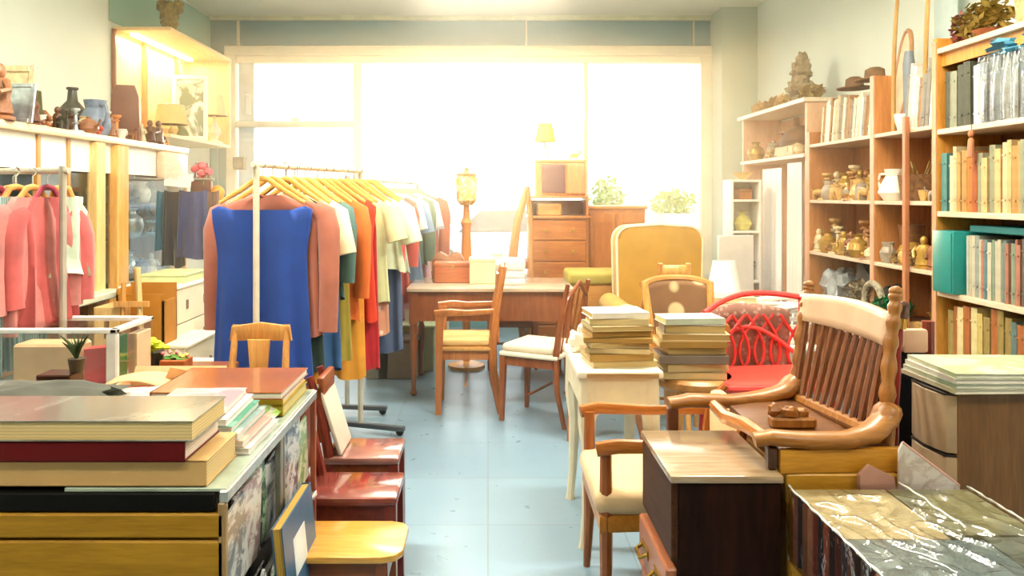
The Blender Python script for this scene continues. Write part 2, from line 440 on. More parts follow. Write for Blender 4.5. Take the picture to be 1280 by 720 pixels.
# ================================================================= GENERIC THINGS
def turned(g, x, y, z0, z1, r, seg=10, beads=3, top=None):
    L = z1 - z0; prof = [(r * .7, 0)]
    n = beads * 2 + 1
    for i in range(1, n):
        f = i / n; prof += [(r * (1.0 if i % 2 else .62), f * L - .004), (r * (1.0 if i % 2 else .62) * 1.04, f * L + .004)]
    prof += [(r * .75, L)]
    return g.lathe(prof, (x, y, z0), seg)
def leg(g, a, b2, r0, r1, seg=8): return g.tube([a, [(p + q) / 2 for p, q in zip(a, b2)], b2], [r0, (r0 + r1) / 2, r1], seg)
def sqleg(g, x, y, z0, z1, a, b2, dx=0, dy=0):
    """square tapered leg: half-size a on top, b2 at the foot, foot shifted by dx, dy"""
    V = []
    for (z, h, ox, oy) in ((z0, b2, dx, dy), (z1, a, 0, 0)):
        V.append([g.bm.verts.new((x + ox + sx * h, y + oy + sy * h, z)) for sx, sy in ((-1, -1), (1, -1), (1, 1), (-1, 1))])
    A, B = V; g.bm.faces.new(A[::-1]); g.bm.faces.new(B)
    for k in range(4): g.bm.faces.new((A[k], A[(k + 1) % 4], B[(k + 1) % 4], B[k]))
    return g
def book_flat(label, loc, rz, w, d, h, cov, pg='EBDCB8', spine='left', group=None, covm=None, name='book', cat='book', soft=False):
    """book lying flat, origin at its underside centre; spine on the left (-x) or front (-y)"""
    t = thing(name, label, cat, loc, rz, group)
    c = .0035 if not soft else .0012; x, y = w / 2, d / 2
    cm = covm or plain(cov, .45, .08, coat=.2)
    g = G().box(-x, x, -y, y, 0, c, .001).box(-x, x, -y, y, h - c, h, .001)
    if spine == 'left': g.box(-x, -x + c * 1.5, -y, y, 0, h, .001)
    elif spine == 'right': g.box(x - c * 1.5, x, -y, y, 0, h, .001)
    elif spine == 'front': g.box(-x, x, -y, -y + c * 1.5, 0, h, .001)
    else: g.box(-x, x, y - c * 1.5, y, 0, h, .001)
    mesh_obj('cover', g, cm, t)
    i = .004
    mesh_obj('pages', G().box(-x + i, x - i, -y + i, y - i, c, h - c), pages_mat(pg), t)
    return t
def book_up(label, loc, h, d, th, cov, group, lean=0, pages=True, pg='EBDCB8', name='book', cat='book', face=-1):
    """upright shelf book, spine facing -x, thickness along y"""
    t = thing(name, label, cat, loc, 0, group); t.rotation_euler = (lean, 0, 0)
    c = .003; g = G().box(0, d, -th / 2, -th / 2 + c, 0, h).box(0, d, th / 2 - c, th / 2, 0, h)
    g.prism([(0, -th / 2), (-.006, -th / 4), (-.008, 0), (-.006, th / 4), (0, th / 2), (.004, th / 2), (.004, -th / 2)], 'xy', 0, h)
    # raised bands on the spine
    if h > .24 and th > .024:
        for zz in (.18, .82): g.box(-.0095, 0, -th * .36, th * .36, h * zz - .004, h * zz + .004)
    mesh_obj('cover', g, plain(cov, .5, .15, 20), t)
    if pages: mesh_obj('pages', G().box(.002, d - .006, -th / 2 + c, th / 2 - c, .004, h - .006), pages_mat(pg, 'y'), t)
    return t

def chest(name, label, loc, rz, w, d, h, m, rows, cols=1, knob='knob', knobm=None, legs=.08, mtop=None, frontm=None, group=None):
    """drawer chest, front towards -y, origin at floor centre"""
    t = thing(name, label, 'drawers', loc, rz, group)
    x, y = w / 2, d / 2
    mesh_obj('body', G().box(-x, x, -y + .018, y, legs, h - .025, .003), m, t)
    mesh_obj('top', G().box(-x - .015, x + .015, -y - .012, y + .01, h - .025, h, .006, 2), mtop or m, t)
    for sx in (-1, 1):
        for sy in (-1, 1): mesh_obj('leg', sqleg(G(), sx * (x - .03), sy * (y - .03), 0, legs, .028, .018), m, t)
    H0 = (h - .035 - legs - .02) / rows; W0 = (w - .04) / cols
    for r in range(rows):
        for c in range(cols):
            x0 = -x + .02 + c * W0; z0 = legs + .02 + r * H0
            dr = mesh_obj('drawer', G().box(x0 + .006, x0 + W0 - .006, -y, -y + .03, z0 + .006, z0 + H0 - .006, .005), frontm or m, t)
            ks = [x0 + W0 / 2] if W0 < .45 else [x0 + W0 * .25, x0 + W0 * .75]
            for kx in ks:
                if knob == 'knob': g = G().lathe([(.006, 0), (.006, .012), (.016, .02), (.016, .028), (0, .032)], seg=12, M=Matrix.Translation((kx, -y, z0 + H0 / 2)) @ Matrix.Rotation(PI / 2, 4, 'X'))
                elif knob == 'slot': g = G().box(kx - .012, kx + .012, -y - .006, -y + .001, z0 + H0 / 2 - .035, z0 + H0 / 2 + .035, .004)
                else: g = G().tube([(kx - .045, -y, z0 + H0 / 2), (kx - .04, -y - .02, z0 + H0 / 2), (kx + .04, -y - .02, z0 + H0 / 2), (kx + .045, -y, z0 + H0 / 2)], .006, 6)
                mesh_obj('handle', g, knobm or BRASS, dr)
    return t

# small bric-a-brac ------------------------------------------------
def brica(kind, s, seed):
    q = random.Random(seed); g = G(); a = q.uniform(.85, 1.15)
    if kind == 'vase': g.lathe([(.0, 0), (.30, 0), (.34, .03), (.48 * a, .35), (.40, .62), (.18, .80), (.16, .88), (.26, 1), (.22, 1), (.13, .88), (.0, .85)], seg=16)
    elif kind == 'jug':
        g.lathe([(0, 0), (.3, 0), (.42 * a, .25), (.40, .5), (.25, .78), (.3, 1), (.26, 1), (.2, .78), (0, .7)], seg=16)
        g.tube([(.28, 0, .86), (.52, 0, .84), (.6, 0, .62), (.52, 0, .4), (.4, 0, .3)], .045, 6)
    elif kind == 'cup':
        g.lathe([(0, 0), (.26, 0), (.3, .05), (.44, .6), (.48, 1), (.44, 1), (.38, .6), (0, .12)], seg=16)
        g.tube([(.44, 0, .85), (.68, 0, .8), (.68, 0, .45), (.38, 0, .3)], .05, 6)
    elif kind == 'bowl': g.lathe([(0, 0), (.3, 0), (.3, .08), (.6, .3), (.9, .62), (.86, .64), (.55, .36), (0, .16)], seg=18)
    elif kind == 'candlestick': g.lathe([(0, 0), (.34, 0), (.32, .06), (.1, .12), (.07, .3), (.15, .36), (.07, .42), (.06, .7), (.13, .75), (.06, .8), (.17, .9), (.17, .97), (0, .95)], seg=12)
    elif kind == 'bottle': g.lathe([(0, 0), (.24, 0), (.26, .03), (.26, .55), (.1, .74), (.08, .95), (.11, .96), (.11, 1), (0, 1)], seg=14)
    elif kind == 'jar':
        g.lathe([(0, 0), (.3, 0), (.36, .2), (.36, .6), (.26, .76), (.3, .78), (.3, .86), (.08, .92), (.09, 1), (0, 1)], seg=14)
    elif kind == 'figurine':
        g.lathe([(0, 0), (.3, 0), (.3, .06), (.22, .08), (.26, .12), (.2, .4), (.24, .55), (.16, .7), (.07, .74), (0, .75)], seg=10, sx=1, sy=.8)
        g.ell((0, 0, .84), (.11, .12, .15), 10, 6)
        sgn = q.choice((-1, 1))
        g.tube([(.18, 0, .66), (.32, -.05, .5), (.2 * sgn + .1, -.2, .45)], [.07, .055, .05], 6); g.tube([(-.18, 0, .66), (-.3, 0, .5), (-.26, -.08, .32)], [.07, .055, .05], 6)
    elif kind == 'animal_figurine':
        g.ell((0, 0, .5), (.5, .24, .24), 10, 6)
        for lx in (-.34, .34):
            for ly in (-.12, .12): g.tube([(lx, ly, .45), (lx, ly, 0)], [.09, .07], 6)
        g.tube([(.4, 0, .58), (.6, 0, .85)], [.15, .1], 8); g.ell((.68, 0, .9), (.2, .11, .12), 8, 6); g.tube([(-.46, 0, .6), (-.66, 0, .75), (-.7, 0, .95)], [.05, .04, .03], 5)
    elif kind == 'clock':
        g.box(-.42, .42, -.16, .16, 0, .1, .02); g.lathe([(0, -.13), (.4, -.13), (.44, -.06), (.44, .06), (.4, .13), (0, .13)], seg=20, M=Matrix.Translation((0, 0, .5)) @ Matrix.Rotation(PI / 2, 4, 'X'))
        g.box(-.02, .02, -.17, -.12, .5, .8); g.box(-.02, .22, -.17, -.12, .48, .52)
    elif kind == 'photo_frame':
        Mx = Matrix.Rotation(-.18, 4, 'X')
        for bx in ((-.4, -.3, 0, 1), (.3, .4, 0, 1), (-.3, .3, 0, .1), (-.3, .3, .9, 1)): g.box(bx[0], bx[1], -.03, .03, bx[2], bx[3], .01, 1, Mx)
        g.box(-.3, .3, 0, .02, .1, .9, 0, 1, Mx); g.tube([(0, .18, .7), (0, .4, 0)], .02, 4)
    elif kind == 'teapot':
        g.lathe([(0, 0), (.3, 0), (.48, .25), (.46, .5), (.24, .7), (.08, .76), (.1, .84), (0, .88)], seg=16)
        g.tube([(.42, 0, .3), (.65, 0, .45), (.78, 0, .7)], [.1, .06, .05], 8); g.tube([(-.38, 0, .58), (-.68, 0, .6), (-.72, 0, .3), (-.44, 0, .2)], .045, 6)
    elif kind == 'shell':
        for i in range(9):
            an = i * .7; rr = .1 + .06 * i; g.ell((rr * math.cos(an) * .8, rr * math.sin(an) * .5, .16 + .05 * (9 - i)), (.16, .14, .14), 7, 5)
    elif kind == 'dish':
        g.lathe([(0, 0), (.3, 0), (.12, .1), (.1, .4), (.3, .5), (.62, .66), (.6, .7), (.28, .56), (0, .52)], seg=16)
        for i in range(5): g.ell((.25 * math.cos(i * 1.3), .25 * math.sin(i * 1.3), .68), (.13, .13, .12), 8, 5)
    elif kind == 'box':
        g.box(-.5, .5, -.35, .35, 0, .55, .03); g.box(-.53, .53, -.38, .38, .55, .7, .05, 2); g.box(-.06, .06, -.4, -.36, .45, .62, .02)
    for v in g.bm.verts: v.co *= s
    return g
NAMES = {'vase': 'vase', 'jug': 'jug', 'cup': 'cup', 'bowl': 'bowl', 'candlestick': 'candlestick', 'bottle': 'bottle', 'jar': 'lidded_jar', 'figurine': 'figurine',
         'animal_figurine': 'animal_figurine', 'clock': 'mantel_clock', 'photo_frame': 'photo_frame', 'teapot': 'teapot', 'shell': 'shell_cluster', 'dish': 'footed_dish', 'box': 'trinket_box'}
COLN = {'5A3420': 'dark brown', '8A5A3A': 'brown', 'B08A3C': 'brass', 'C9A15E': 'tan', 'E9E2D4': 'white', '6E7F96': 'blue-grey', '9A8C78': 'taupe', 'D8C49A': 'cream', '3C3A30': 'black',
        'B9483A': 'red', '7C8A4A': 'olive', 'BFC8CC': 'silver', '8FB0BE': 'pale blue', 'CFE0DC': 'clear glass', '3F6A78': 'teal', 'D9894A': 'orange', '6B4A6A': 'plum', 'A9783C': 'amber'}
used_lab = {}
def row_of(kinds_sizes_cols, along, place, group, seedb, endname, turn=0):
    """along(i, n) -> location; labels say colour, kind, place and order from a named end"""
    n = len(kinds_sizes_cols); res = []
    for i, (k, s, col) in enumerate(kinds_sizes_cols):
        metal = .8 if col == 'BFC8CC' else .35 if col == 'B08A3C' else 0
        m = glassy('bric_glass', (.93, .97, .96, 1), .25, .05) if col == 'CFE0DC' else plain(col, .35 if metal else .5, .25, 25, metal=metal, coat=.2)
        lab = '%s %s %s, %s from %s' % (COLN[col], NAMES[k].replace('_', ' '), place, ORD[i], endname)
        q = random.Random(seedb + i)
        res.append(solo(NAMES[k], brica(k, s, seedb + i), m, lab, NAMES[k].split('_')[-1], along(i, n), turn + q.uniform(-.5, .5), group))
    return res

# ================================================================= LEFT WALL
# wall cabinet (open display unit) -------------------------------------------------
t = thing('hanging_cabinet', 'pale wood open wall cabinet high on the left wall beside the window', 'cabinet', (WL, 6.66, 2.0))
mesh_obj('top_panel', G().box(0.012, .49, 0, 1.55, .86, .89, .004), W_PALEY, t)
mesh_obj('back_panel', G().box(.012, .03, 0, 1.55, 0, .86), wood('EFDDB0', 'F6E8C4', .5, 'z'), t)
mesh_obj('bottom_shelf', G().box(.03, .49, 0, 1.55, -.03, 0, .004), W_PALEY, t)
mesh_obj('end_panel', G().box(.03, .49, 1.52, 1.55, 0, .86), W_PALE, t)
mesh_obj('corner_post', G().box(.012, .04, -.03, 0, -.03, .87, .004), W_BRN, t)
for yy in (.5, 1.25): mesh_obj('divider', G().box(.03, .075, yy, yy + .03, 0, .86, .004), W_HON, t)
# things on it
mesh_obj('strip_light', G().box(.10, .16, .1, 1.4, .835, .858, .004), emis('FFD890', 6), t)
ld = bpy.data.lights.new('cabinet_lamp', 'AREA'); ld.shape = 'RECTANGLE'; ld.size = .08; ld.size_y = 1.3; ld.energy = 14; ld.color = (1, .80, .48)
lo = bpy.data.objects.new('cabinet_lamp', ld); C.objects.link(lo); lo.parent = t; lo.location = (.13, .75, .83)
# ornaments in the cabinet
solo('stone_bust', (lambda g: g.lathe([(0, 0), (.1, 0), (.1, .03), (.05, .05), (.08, .1), (.06, .16)], seg=12).ell((0, 0, .2), (.08, .07, .09), 14, 9, .5, 4).ell((-.07, 0, .26), (.05, .04, .06), 8, 6, .4, 2).ell((.08, -.01, .24), (.05, .05, .07), 8, 6, .4, 3))(G()),
     plain('8C7A44', .7, .5, 30), 'mossy brown carved ornament on top of the wall cabinet', 'ornament', (X(212, 7.0), 7.0, 2.89))
def table_lamp(label, loc, bh, sr, sh, shade_hex, base_hex, group=None, cone=.75, nm='table_lamp'):
    t = thing(nm, label, 'lamp', loc, 0, group)
    mesh_obj('base', G().lathe([(0, 0), (bh * .28, 0), (bh * .28, bh * .05), (bh * .1, bh * .12), (bh * .22, bh * .35), (bh * .2, bh * .5), (bh * .06, bh * .72), (bh * .05, bh), (0, bh)], seg=16), plain(base_hex, .4), t)
    mesh_obj('lamp_shade', G().lathe([(sr, bh * .92), (sr * cone, bh * .92 + sh), (sr * cone - .004, bh * .92 + sh), (sr - .004, bh * .92)], seg=24), plain(shade_hex, .8, .05), t)
    mesh_obj('shade_ring', G().tube([(sr * cone * math.cos(a * PI / 6), sr * cone * math.sin(a * PI / 6), bh * .92 + sh * .98) for a in range(12)], .004, 5, closed=True), STEEL, t)
    return t
table_lamp('small tan lamp on the wall cabinet shelf, nearest the room', (X(214, 7.05), 7.05, 2.0), .12, .14, .17, 'E3BC78', 'C9A15E', cone=.8)
table_lamp('tall cream lamp with tapered shade at the window end of the wall cabinet', (-2.72, 7.95, 2.0), .30, .13, .2, 'E9C893', 'EFE0C8', cone=.6)
solo('vase', brica('vase', .26, 5), plain('DDB877', .5), 'tan pottery vase behind the small lamp in the wall cabinet', 'vase', (-2.98, 7.35, 2.0))
# leaning white framed picture
t = thing('framed_picture', 'white framed picture leaning inside the wall cabinet', 'picture', (-2.78, 7.45, 2.0)); t.rotation_euler = (-.12, 0, .25)
mesh_obj('frame', G().box(-.16, -.12, 0, .03, 0, .62, .004).box(.12, .16, 0, .03, 0, .62, .004).box(-.12, .12, 0, .03, 0, .04, .004).box(-.12, .12, 0, .03, .58, .62, .004), WHITEP, t)
mesh_obj('picture', G().box(-.12, .12, .012, .02, .04, .58), cover_mat('5F7050', 'E8E8DC', 4, .3), t)

# long glass display case -----------------------------------------------------------
CX, CB, CT = -2.50, -3.10, 1.87
Y0, Y1 = 4.0, 6.67
t = thing('display_case', 'long pale wood and glass display case along the left wall', 'display case', (0, 0, 0))
mesh_obj('top_board', G().prism([(CB, Y0), (CX, Y0), (CX + .04, Y0 + .05), (CX + .04, Y1 - .1), (CX, Y1), (CB, Y1)], 'xy', CT - .045, CT, .006), wood('E0BC90', 'F0D8B4', .35, 'y'), t)
mesh_obj('fascia', G().box(CX - .03, CX, Y0, Y1 - .02, 1.63, CT - .045), plain('F2F1E6', .5, .03), t)
mesh_obj('back_panel', G().box(CB, CB + .02, Y0, Y1, .1, CT - .045), plain('A9B4B4', .25, .15, 4, metal=.6), t)
mesh_obj('end_panel', G().box(CB, CX, Y1 - .03, Y1, 0, CT - .045), wood('E8BE96', 'F2D2B4', .45, 'z'), t)
mesh_obj('end_panel', G().box(CB, CX, Y0, Y0 + .03, 0, CT - .045), WHITEP, t)
mesh_obj('base', G().box(CB, CX - .01, Y0, Y1, 0, .80), wood('8A5A34', 'A87848', .5, 'y'), t)
mesh_obj('counter', G().box(CB, CX + .16, Y0, 5.15, .84, .885, .008), plain('DCE3C8', .25, .05), t)
mesh_obj('counter', G().box(CB, CX, 5.15, Y1 - .03, .80, .86, .004), plain('E9EBDD', .25, .05), t)
mesh_obj('glass_shelf', G().box(CB + .02, CX - .04, Y0 + .03, Y1 - .03, 1.18, 1.19), glassy('shelf_glass', (.85, .95, .92, 1), .12), t)
mesh_obj('glass_shelf', G().box(CB + .02, CX - .04, Y0 + .03, Y1 - .03, 1.42, 1.43), glassy('shelf_glass', (.85, .95, .92, 1), .12), t)
for (a, c, mm, zb) in ((5.02, 5.13, W_PALE, .28), (5.30, 5.46, wood('DE9C48', 'EFBE70', .4, 'z'), .12)):
    mesh_obj('post', G().box(CX - .02, CX + .05, a, c, zb, CT - .05, .006), mm, t)
for yy in (4.42, 4.74):
    mesh_obj('post', G().box(CX - .02, CX + .012, yy, yy + .035, .88, CT - .05, .004), wood('A8783C', 'C4924E', .4, 'z'), t)
for (a, c) in ((4.46, 4.74), (4.78, 5.02), (5.13, 5.30), (5.46, 6.6)):
    mesh_obj('glass_door', G().box(CX - .012, CX - .006, a, c, .9, 1.62), glassy('case_glass', (.96, .99, .99, 1), .05, fk=.15), t)
mesh_obj('corner_block', G().box(CX, CX + .06, 6.02, 6.5, 1.60, CT - .05, .02, 3), wood('E6BC98', 'F0CEB0', .5, 'y'), t)

# white-ish crowd of figurines etc on the case top: near end to window end
led0 = [('figurine', .30, '8A5A3A'), ('vase', .15, '5A3420'), ('photo_frame', .22, 'BFC8CC'), ('box', .10, '5A3420'), ('figurine', .19, '5A3420'), ('candlestick', .22, '8A5A3A'), ('shell', .10, '8A5A3A'), ('cup', .08, 'E9E2D4'),
       ('animal_figurine', .12, '3C3A30'), ('figurine', .15, '5A3420'), ('candlestick', .15, 'BFC8CC'), ('jar', .12, '5A3420'), ('teapot', .13, '8A5A3A'), ('vase', .12, 'D8C49A'), ('shell', .09, 'B9483A'),
       ('jug', .24, '6E7F96'), ('figurine', .14, '8A5A3A'), ('candlestick', .19, 'E9E2D4'), ('cup', .07, 'E9E2D4'), ('candlestick', .18, 'D9894A'), ('animal_figurine', .09, '8A5A3A'), ('shell', .08, '5A3420'),
       ('figurine', .14, 'D8C49A'), ('bottle', .16, '7C8A4A'), ('figurine', .18, '5A3420'), ('animal_figurine', .09, '3C3A30'), ('figurine', .19, '5A3420'), ('bottle', .13, 'E9E2D4'), ('shell', .07, 'A9783C'), ('figurine', .12, '5A3420')]
led = led0
row_of(led, lambda i, n: (CX - .02 - .07 * (i % 2), 4.12 + i * (6.35 - 4.12) / (n - 1), CT), 'on the display case top', 'bric-a-brac on top of the display case', 300, 'the near end', -.5)
back = [('box', .22, '9A8C78'), ('photo_frame', .38, 'D8C49A'), ('shell', .2, '8A5A3A'), ('bottle', .34, '3C3A30'), ('vase', .22, 'C9A15E')]
row_of(back, lambda i, n: (CX - .30, 4.25 + i * .38, CT), 'at the back of the display case top', 'large ornaments at the back of the display case top', 350, 'the near end', -.4)
# drum shade, tall brown case
solo('lamp_shade', G().lathe([(.10, 0), (.13, 0), (.115, .24), (.1, .24), (.1, .23), (.09, .01)], seg=24), plain('4A4A22', .8), 'dark olive lampshade standing among the ornaments on the display case', 'lampshade', (CX - .30, 4.78, CT))
solo('violin_case', G().prism([(-.1, 0), (.11, 0), (.1, .32), (.07, .4), (-.05, .4), (-.08, .33)], 'xz', -.05, .05, .012), plain('6A4030', .6), 'upright brown tapered case on the display case against the wall', 'case', (-2.60, 5.72, CT), .3)
# hanging necklaces behind the glass
cols = ['5A3420', '8A4A30', 'A98B4A', '3C3A30', '7A2E28', 'BFC8CC', '6A7A4A']
cn = ['dark brown', 'rust', 'gold', 'black', 'dark red', 'silver', 'green']
for i in range(22):
    y = 4.36 + i * .048; L = .22 + .06 * math.sin(i * 1.7); g = G()
    pts = [(0, -.018 * math.cos(a) * (1 + .2 * math.sin(a)), -L / 2 + L / 2 * math.cos(a)) for a in [2 * PI * k / 12 for k in range(12)]]
    pts = [(0, .02 * math.sin(2 * PI * k / 14), -L / 2 + L / 2 * math.cos(2 * PI * k / 14)) for k in range(14)]
    g.tube(pts, .006, 5, closed=True); g.ell((0, 0, -L - .012), (.012, .012, .018), 8, 5)
    solo('necklace', g, plain(cols[i % 7], .4, .3, 60), '%s bead necklace hanging in the display case, %s from the near end' % (cn[i % 7], ORD[i]), 'necklace', (CX - .06 - .03 * (i % 2), y, 1.165), 0, 'necklaces hanging in the display case')
solo('necklace_rail', G().tube([(CX - .075, 4.3, 1.17), (CX - .075, 5.45, 1.17)], .006, 6), STEEL, 'thin steel rail holding necklaces in the display case', 'rail')
kk = ['vase', 'bottle', 'bowl', 'jug', 'figurine', 'candlestick', 'jar', 'dish', 'teapot', 'cup', 'bottle', 'vase']
cc = ['CFE0DC', 'BFC8CC', '8FB0BE', 'CFE0DC', '3C3A30', 'BFC8CC', '6E7F96', 'CFE0DC', 'E9E2D4', '8FB0BE', '3F6A78', 'BFC8CC']
sz = {'vase': .2, 'bottle': .22, 'bowl': .09, 'jug': .17, 'figurine': .18, 'candlestick': .2, 'jar': .15, 'dish': .13, 'teapot': .12, 'cup': .09}
for lv, (z, nm) in enumerate(((.86, 'glass case floor'), (1.19, 'lower glass case shelf'), (1.43, 'upper glass case shelf'))):
    its = []
    for i in range(12):
        k = kk[(i * 5 + lv * 3) % 12]; s = sz[k] * (.8 if lv == 2 else 1)
        its.append((k, s, cc[(i * 7 + lv) % 12]))
    row_of(its, lambda i, n, z=z: (CX - .12 - .14 * (i % 2), 5.52 + i * .088, z), 'on the ' + nm, 'glassware on the ' + nm, 400 + lv * 40, 'the near end')
its = [(kk[(i * 7) % 12], sz[kk[(i * 7) % 12]] * .9, ['5A3420', 'CFE0DC', '9A8C78', 'BFC8CC', '3C3A30', 'E9E2D4'][i % 6]) for i in range(10)]
row_of(its, lambda i, n: (CX - .14 - .12 * (i % 2), 4.5 + i * .09, 1.19), 'above the display case necklaces', 'ornaments above the necklaces', 560, 'the near end')
# bits along the counter
its = [('box', .12, '5A3420'), ('box', .1, '8A5A3A'), ('box', .13, '6B4A6A'), ('bowl', .08, '9A8C78'), ('box', .1, '5A3420'), ('jar', .1, '8A5A3A')]
# white stepped drawers -------------------------------------------------------------
def facing_x(name, label, xf, ya, yb, z0, z1, depth, fm, sidem, rows, cat='drawers', topm=None):
    """drawer unit whose front faces +x"""
    t = thing(name, label, cat, (xf, (ya + yb) / 2, 0)); h = (yb - ya) / 2
    mesh_obj('body', G().box(-depth, -.02, -h, h, z0, z1 - .02, .003), sidem, t)
    mesh_obj('top', G().box(-depth - .01, .012, -h - .01, h + .01, z1 - .02, z1, .004), topm or fm, t)
    hh = (z1 - .02 - z0) / rows
    for r in range(rows):
        dr = mesh_obj('drawer', G().box(-.02, 0, -h, h, z0 + r * hh + .004, z0 + (r + 1) * hh - .004, .003), fm, t)
        for sy in (-.5, .5): mesh_obj('handle', G().box(-.001, .008, sy * h - .014, sy * h + .014, z0 + (r + .5) * hh - .03, z0 + (r + .5) * hh + .03, .003), plain('6A5A48', .4), dr)
    return t
WD = plain('F0E6CC', .4, .04)
facing_x('drawer_chest', 'tall white drawer chest with brown side below the hanging dark clothes', -1.94, 5.0, 5.62, 0, .915, .36, WD, wood('A8661C', 'B87626', .45, 'z'), 4, topm=plain('F2F0E2', .35))
facing_x('drawer_chest', 'middle-height white drawer chest stepped in front of the tall one', -1.78, 4.72, 5.26, 0, .60, .158, WD, WD, 2)
facing_x('drawer_chest', 'lowest white drawer unit at the foot of the chests', -1.5, 4.1, 4.55, 0, .56, .25, WD, WD, 2)
solo('storage_box', G().box(-.14, .14, -.2, .2, 0, .045, .004).box(-.145, .145, -.205, .205, .045, .06, .004), plain('C6CE96', .5), 'flat pale green box on top of the tall white chest', 'box', (-2.10, 5.36, .915))
solo('cardboard_box', G().box(-.16, .12, 0, .012, 0, .90).box(-.16, -.148, 0, .2, 0, .93).box(.108, .12, 0, .2, 0, .86).box(-.16, .12, .19, .2, 0, .95), plain('B0741C', .7, .08), 'tall open brown cardboard box beside the white drawer chest', 'box', (X(195, 4.9), 4.72, 0))
t = thing('picture_easel', 'small pale wooden folding easel before the display case', 'easel', (X(172, 4.6), 4.6, 0))
mesh_obj('leg', leg(G(), (-.08, 0, .98), (-.11, 0, 0), .014, .014, 6), W_HON, t); mesh_obj('leg', leg(G(), (.0, 0, 1.07), (.06, 0, 0), .016, .014, 6), W_PALE, t)
mesh_obj('leg', leg(G(), (-.02, .02, 1.06), (-.05, .22, 0), .012, .012, 6), W_HON, t); mesh_obj('crossbar', G().cbox((-.03, -.01, .86), (.2, .02, .03)), W_HON, t)
t = thing('wooden_crate', 'pale wooden box with a slotted handle before the display case posts', 'crate', (X(134, 4.6), 4.6, 0))
mesh_obj('box', G().box(-.08, .08, 0, .25, 0, .84, .004), wood('E2B46C', 'EEC888', .45, 'z'), t)
mesh_obj('handle_slot', G().box(-.018, .012, -.003, .001, .66, .76, .001), plain('6A3E18', .6), t)

# small dark hanging clothes at the case's window end -------------------------------
def garment(name, label, cat, loc, rz, w, L, m, sleeve=0, kind='top', slm=None, group=None, seed=0, hem=1.08, depth=.045, drop=0, boat=False):
    """hanging garment; origin on the rail; x = width, y = depth. A closed shell with folds and shaped shoulders."""
    loc = (loc[0], loc[1], loc[2] - drop)
    q = random.Random(seed); t = thing(name, label, cat, loc, rz, group)
    f = [q.uniform(0, 6.28) for _ in range(4)]; k1, k2 = q.choice((5, 6, 7)), q.choice((9, 11, 13))
    hw = w / 2
    if kind in ('top', 'dress'):
        prof = [(.060, -.095, .6), (.10, -.10, .7), (hw * .80, -.135, .7), (hw, -.165, .75), (hw * 1.0, -.20, .9), (hw * .93, -.30, 1), (hw * .9, -.38, 1)]
    else:   # skirt / trousers hung from a clip
        prof = [(hw * .86, -.07, .6), (hw * .88, -.10, .8), (hw * .92, -.2, 1)]
    if boat: prof = [(hw * .55, -.125, .5), (hw * .62, -.118, .7), (hw * .90, -.122, .8), (hw * 1.02, -.14, .9), (hw * 1.0, -.20, 1), (hw * .93, -.30, 1), (hw * .9, -.38, 1)]
    z0 = prof[-1][1]; a0 = prof[-1][0]; n = 8
    for i in range(1, n + 1):
        u = i / n; prof.append((a0 + (hw * hem - a0) * u ** 1.2, z0 + (-L - z0) * u, 1 + .5 * u))
    nu = 44; R = []; g = G()
    for (a, z, dk) in prof:
        u = max(0, (-z - .1) / L); row = []
        for k in range(nu):
            th = 2 * PI * k / nu; c, s = math.cos(th), math.sin(th)
            fold = 1 + (.25 + .75 * u) * (.75 * math.sin(k1 * th + f[0] + 1.2 * u) + .5 * math.sin(k2 * th + f[1] - 2 * u)) * abs(s) ** .5
            x = a * math.copysign(abs(c) ** .75, c) * (1 + .03 * u * math.sin(3 * th + f[2])); y = depth * dk * s * fold
            zz = z - (.05 * max(0, 1 - (x / (hw * .8)) ** 2) if boat and z > -.13 else 0) + (-.02 * abs(s) if z == prof[0][1] else 0) + (.012 * math.sin(3 * th + f[3]) if z < -L + .01 else 0)
            row.append(g.bm.verts.new((x, y, zz)))
        R.append(row)
    for A, B in zip(R, R[1:]):
        for k in range(nu): g.bm.faces.new((A[k], A[(k + 1) % nu], B[(k + 1) % nu], B[k]))
    mesh_obj({'top': 'bodice', 'dress': 'bodice'}.get(kind, 'cloth'), g, m, t, sharp=1.4)
    if kind == 'trousers':
        pass
    if sleeve:
        for s in (-1, 1):
            e = sleeve; pts = [(s * (hw - .045), 0, -.165), (s * (hw + .008), 0, -.20), (s * (hw + .03), -.01, -.28)]
            rad = [.045, .062, .06]
            if e > .25:
                pts += [(s * (hw + .035), -.015, -.17 - e * .6), (s * (hw + .03), -.02, -.17 - e)]; rad += [.052, .05]
            else: pts[-1] = (s * (hw + .055), -.01, -.17 - e); rad[-1] = .068
            mesh_obj('sleeve', G().tube(pts, rad, 10, flat=.55), slm or m, t, sharp=1.3)
    return t
def hanger(label, loc, rz, m, w=.40, group='hangers on the clothes racks'):
    t = thing('clothes_hanger', label, 'hanger', loc, rz, group); hw = w / 2
    mesh_obj('bar', G().tube([(-hw, 0, -.19), (-hw * .55, 0, -.132), (-.03, 0, -.072), (0, 0, -.065), (.03, 0, -.072), (hw * .55, 0, -.132), (hw, 0, -.19)], [.009, .013, .014, .014, .014, .013, .009], 8, flat=.7), m, t)
    mesh_obj('hook', G().tube([(0, 0, -.06), (0, 0, -.02), (.014, 0, -.008), (.018, 0, .006), (.01, 0, .017), (-.003, 0, .019), (-.013, 0, .011)], .0025, 6), STEEL, t)
    return t
rail_z = 1.60
t = thing('wall_rail', 'short steel hanging rail at the window end of the display case', 'rail', (0, 0, 0))
mesh_obj('bar', G().tube([(CX - .06, 5.78, rail_z), (-1.98, 5.78, rail_z)], .01, 8), STEEL, t)
mesh_obj('bracket', G().tube([(CX - .06, 5.78, rail_z), (CX - .06, 5.78, rail_z + .2)], .008, 6), STEEL, t)
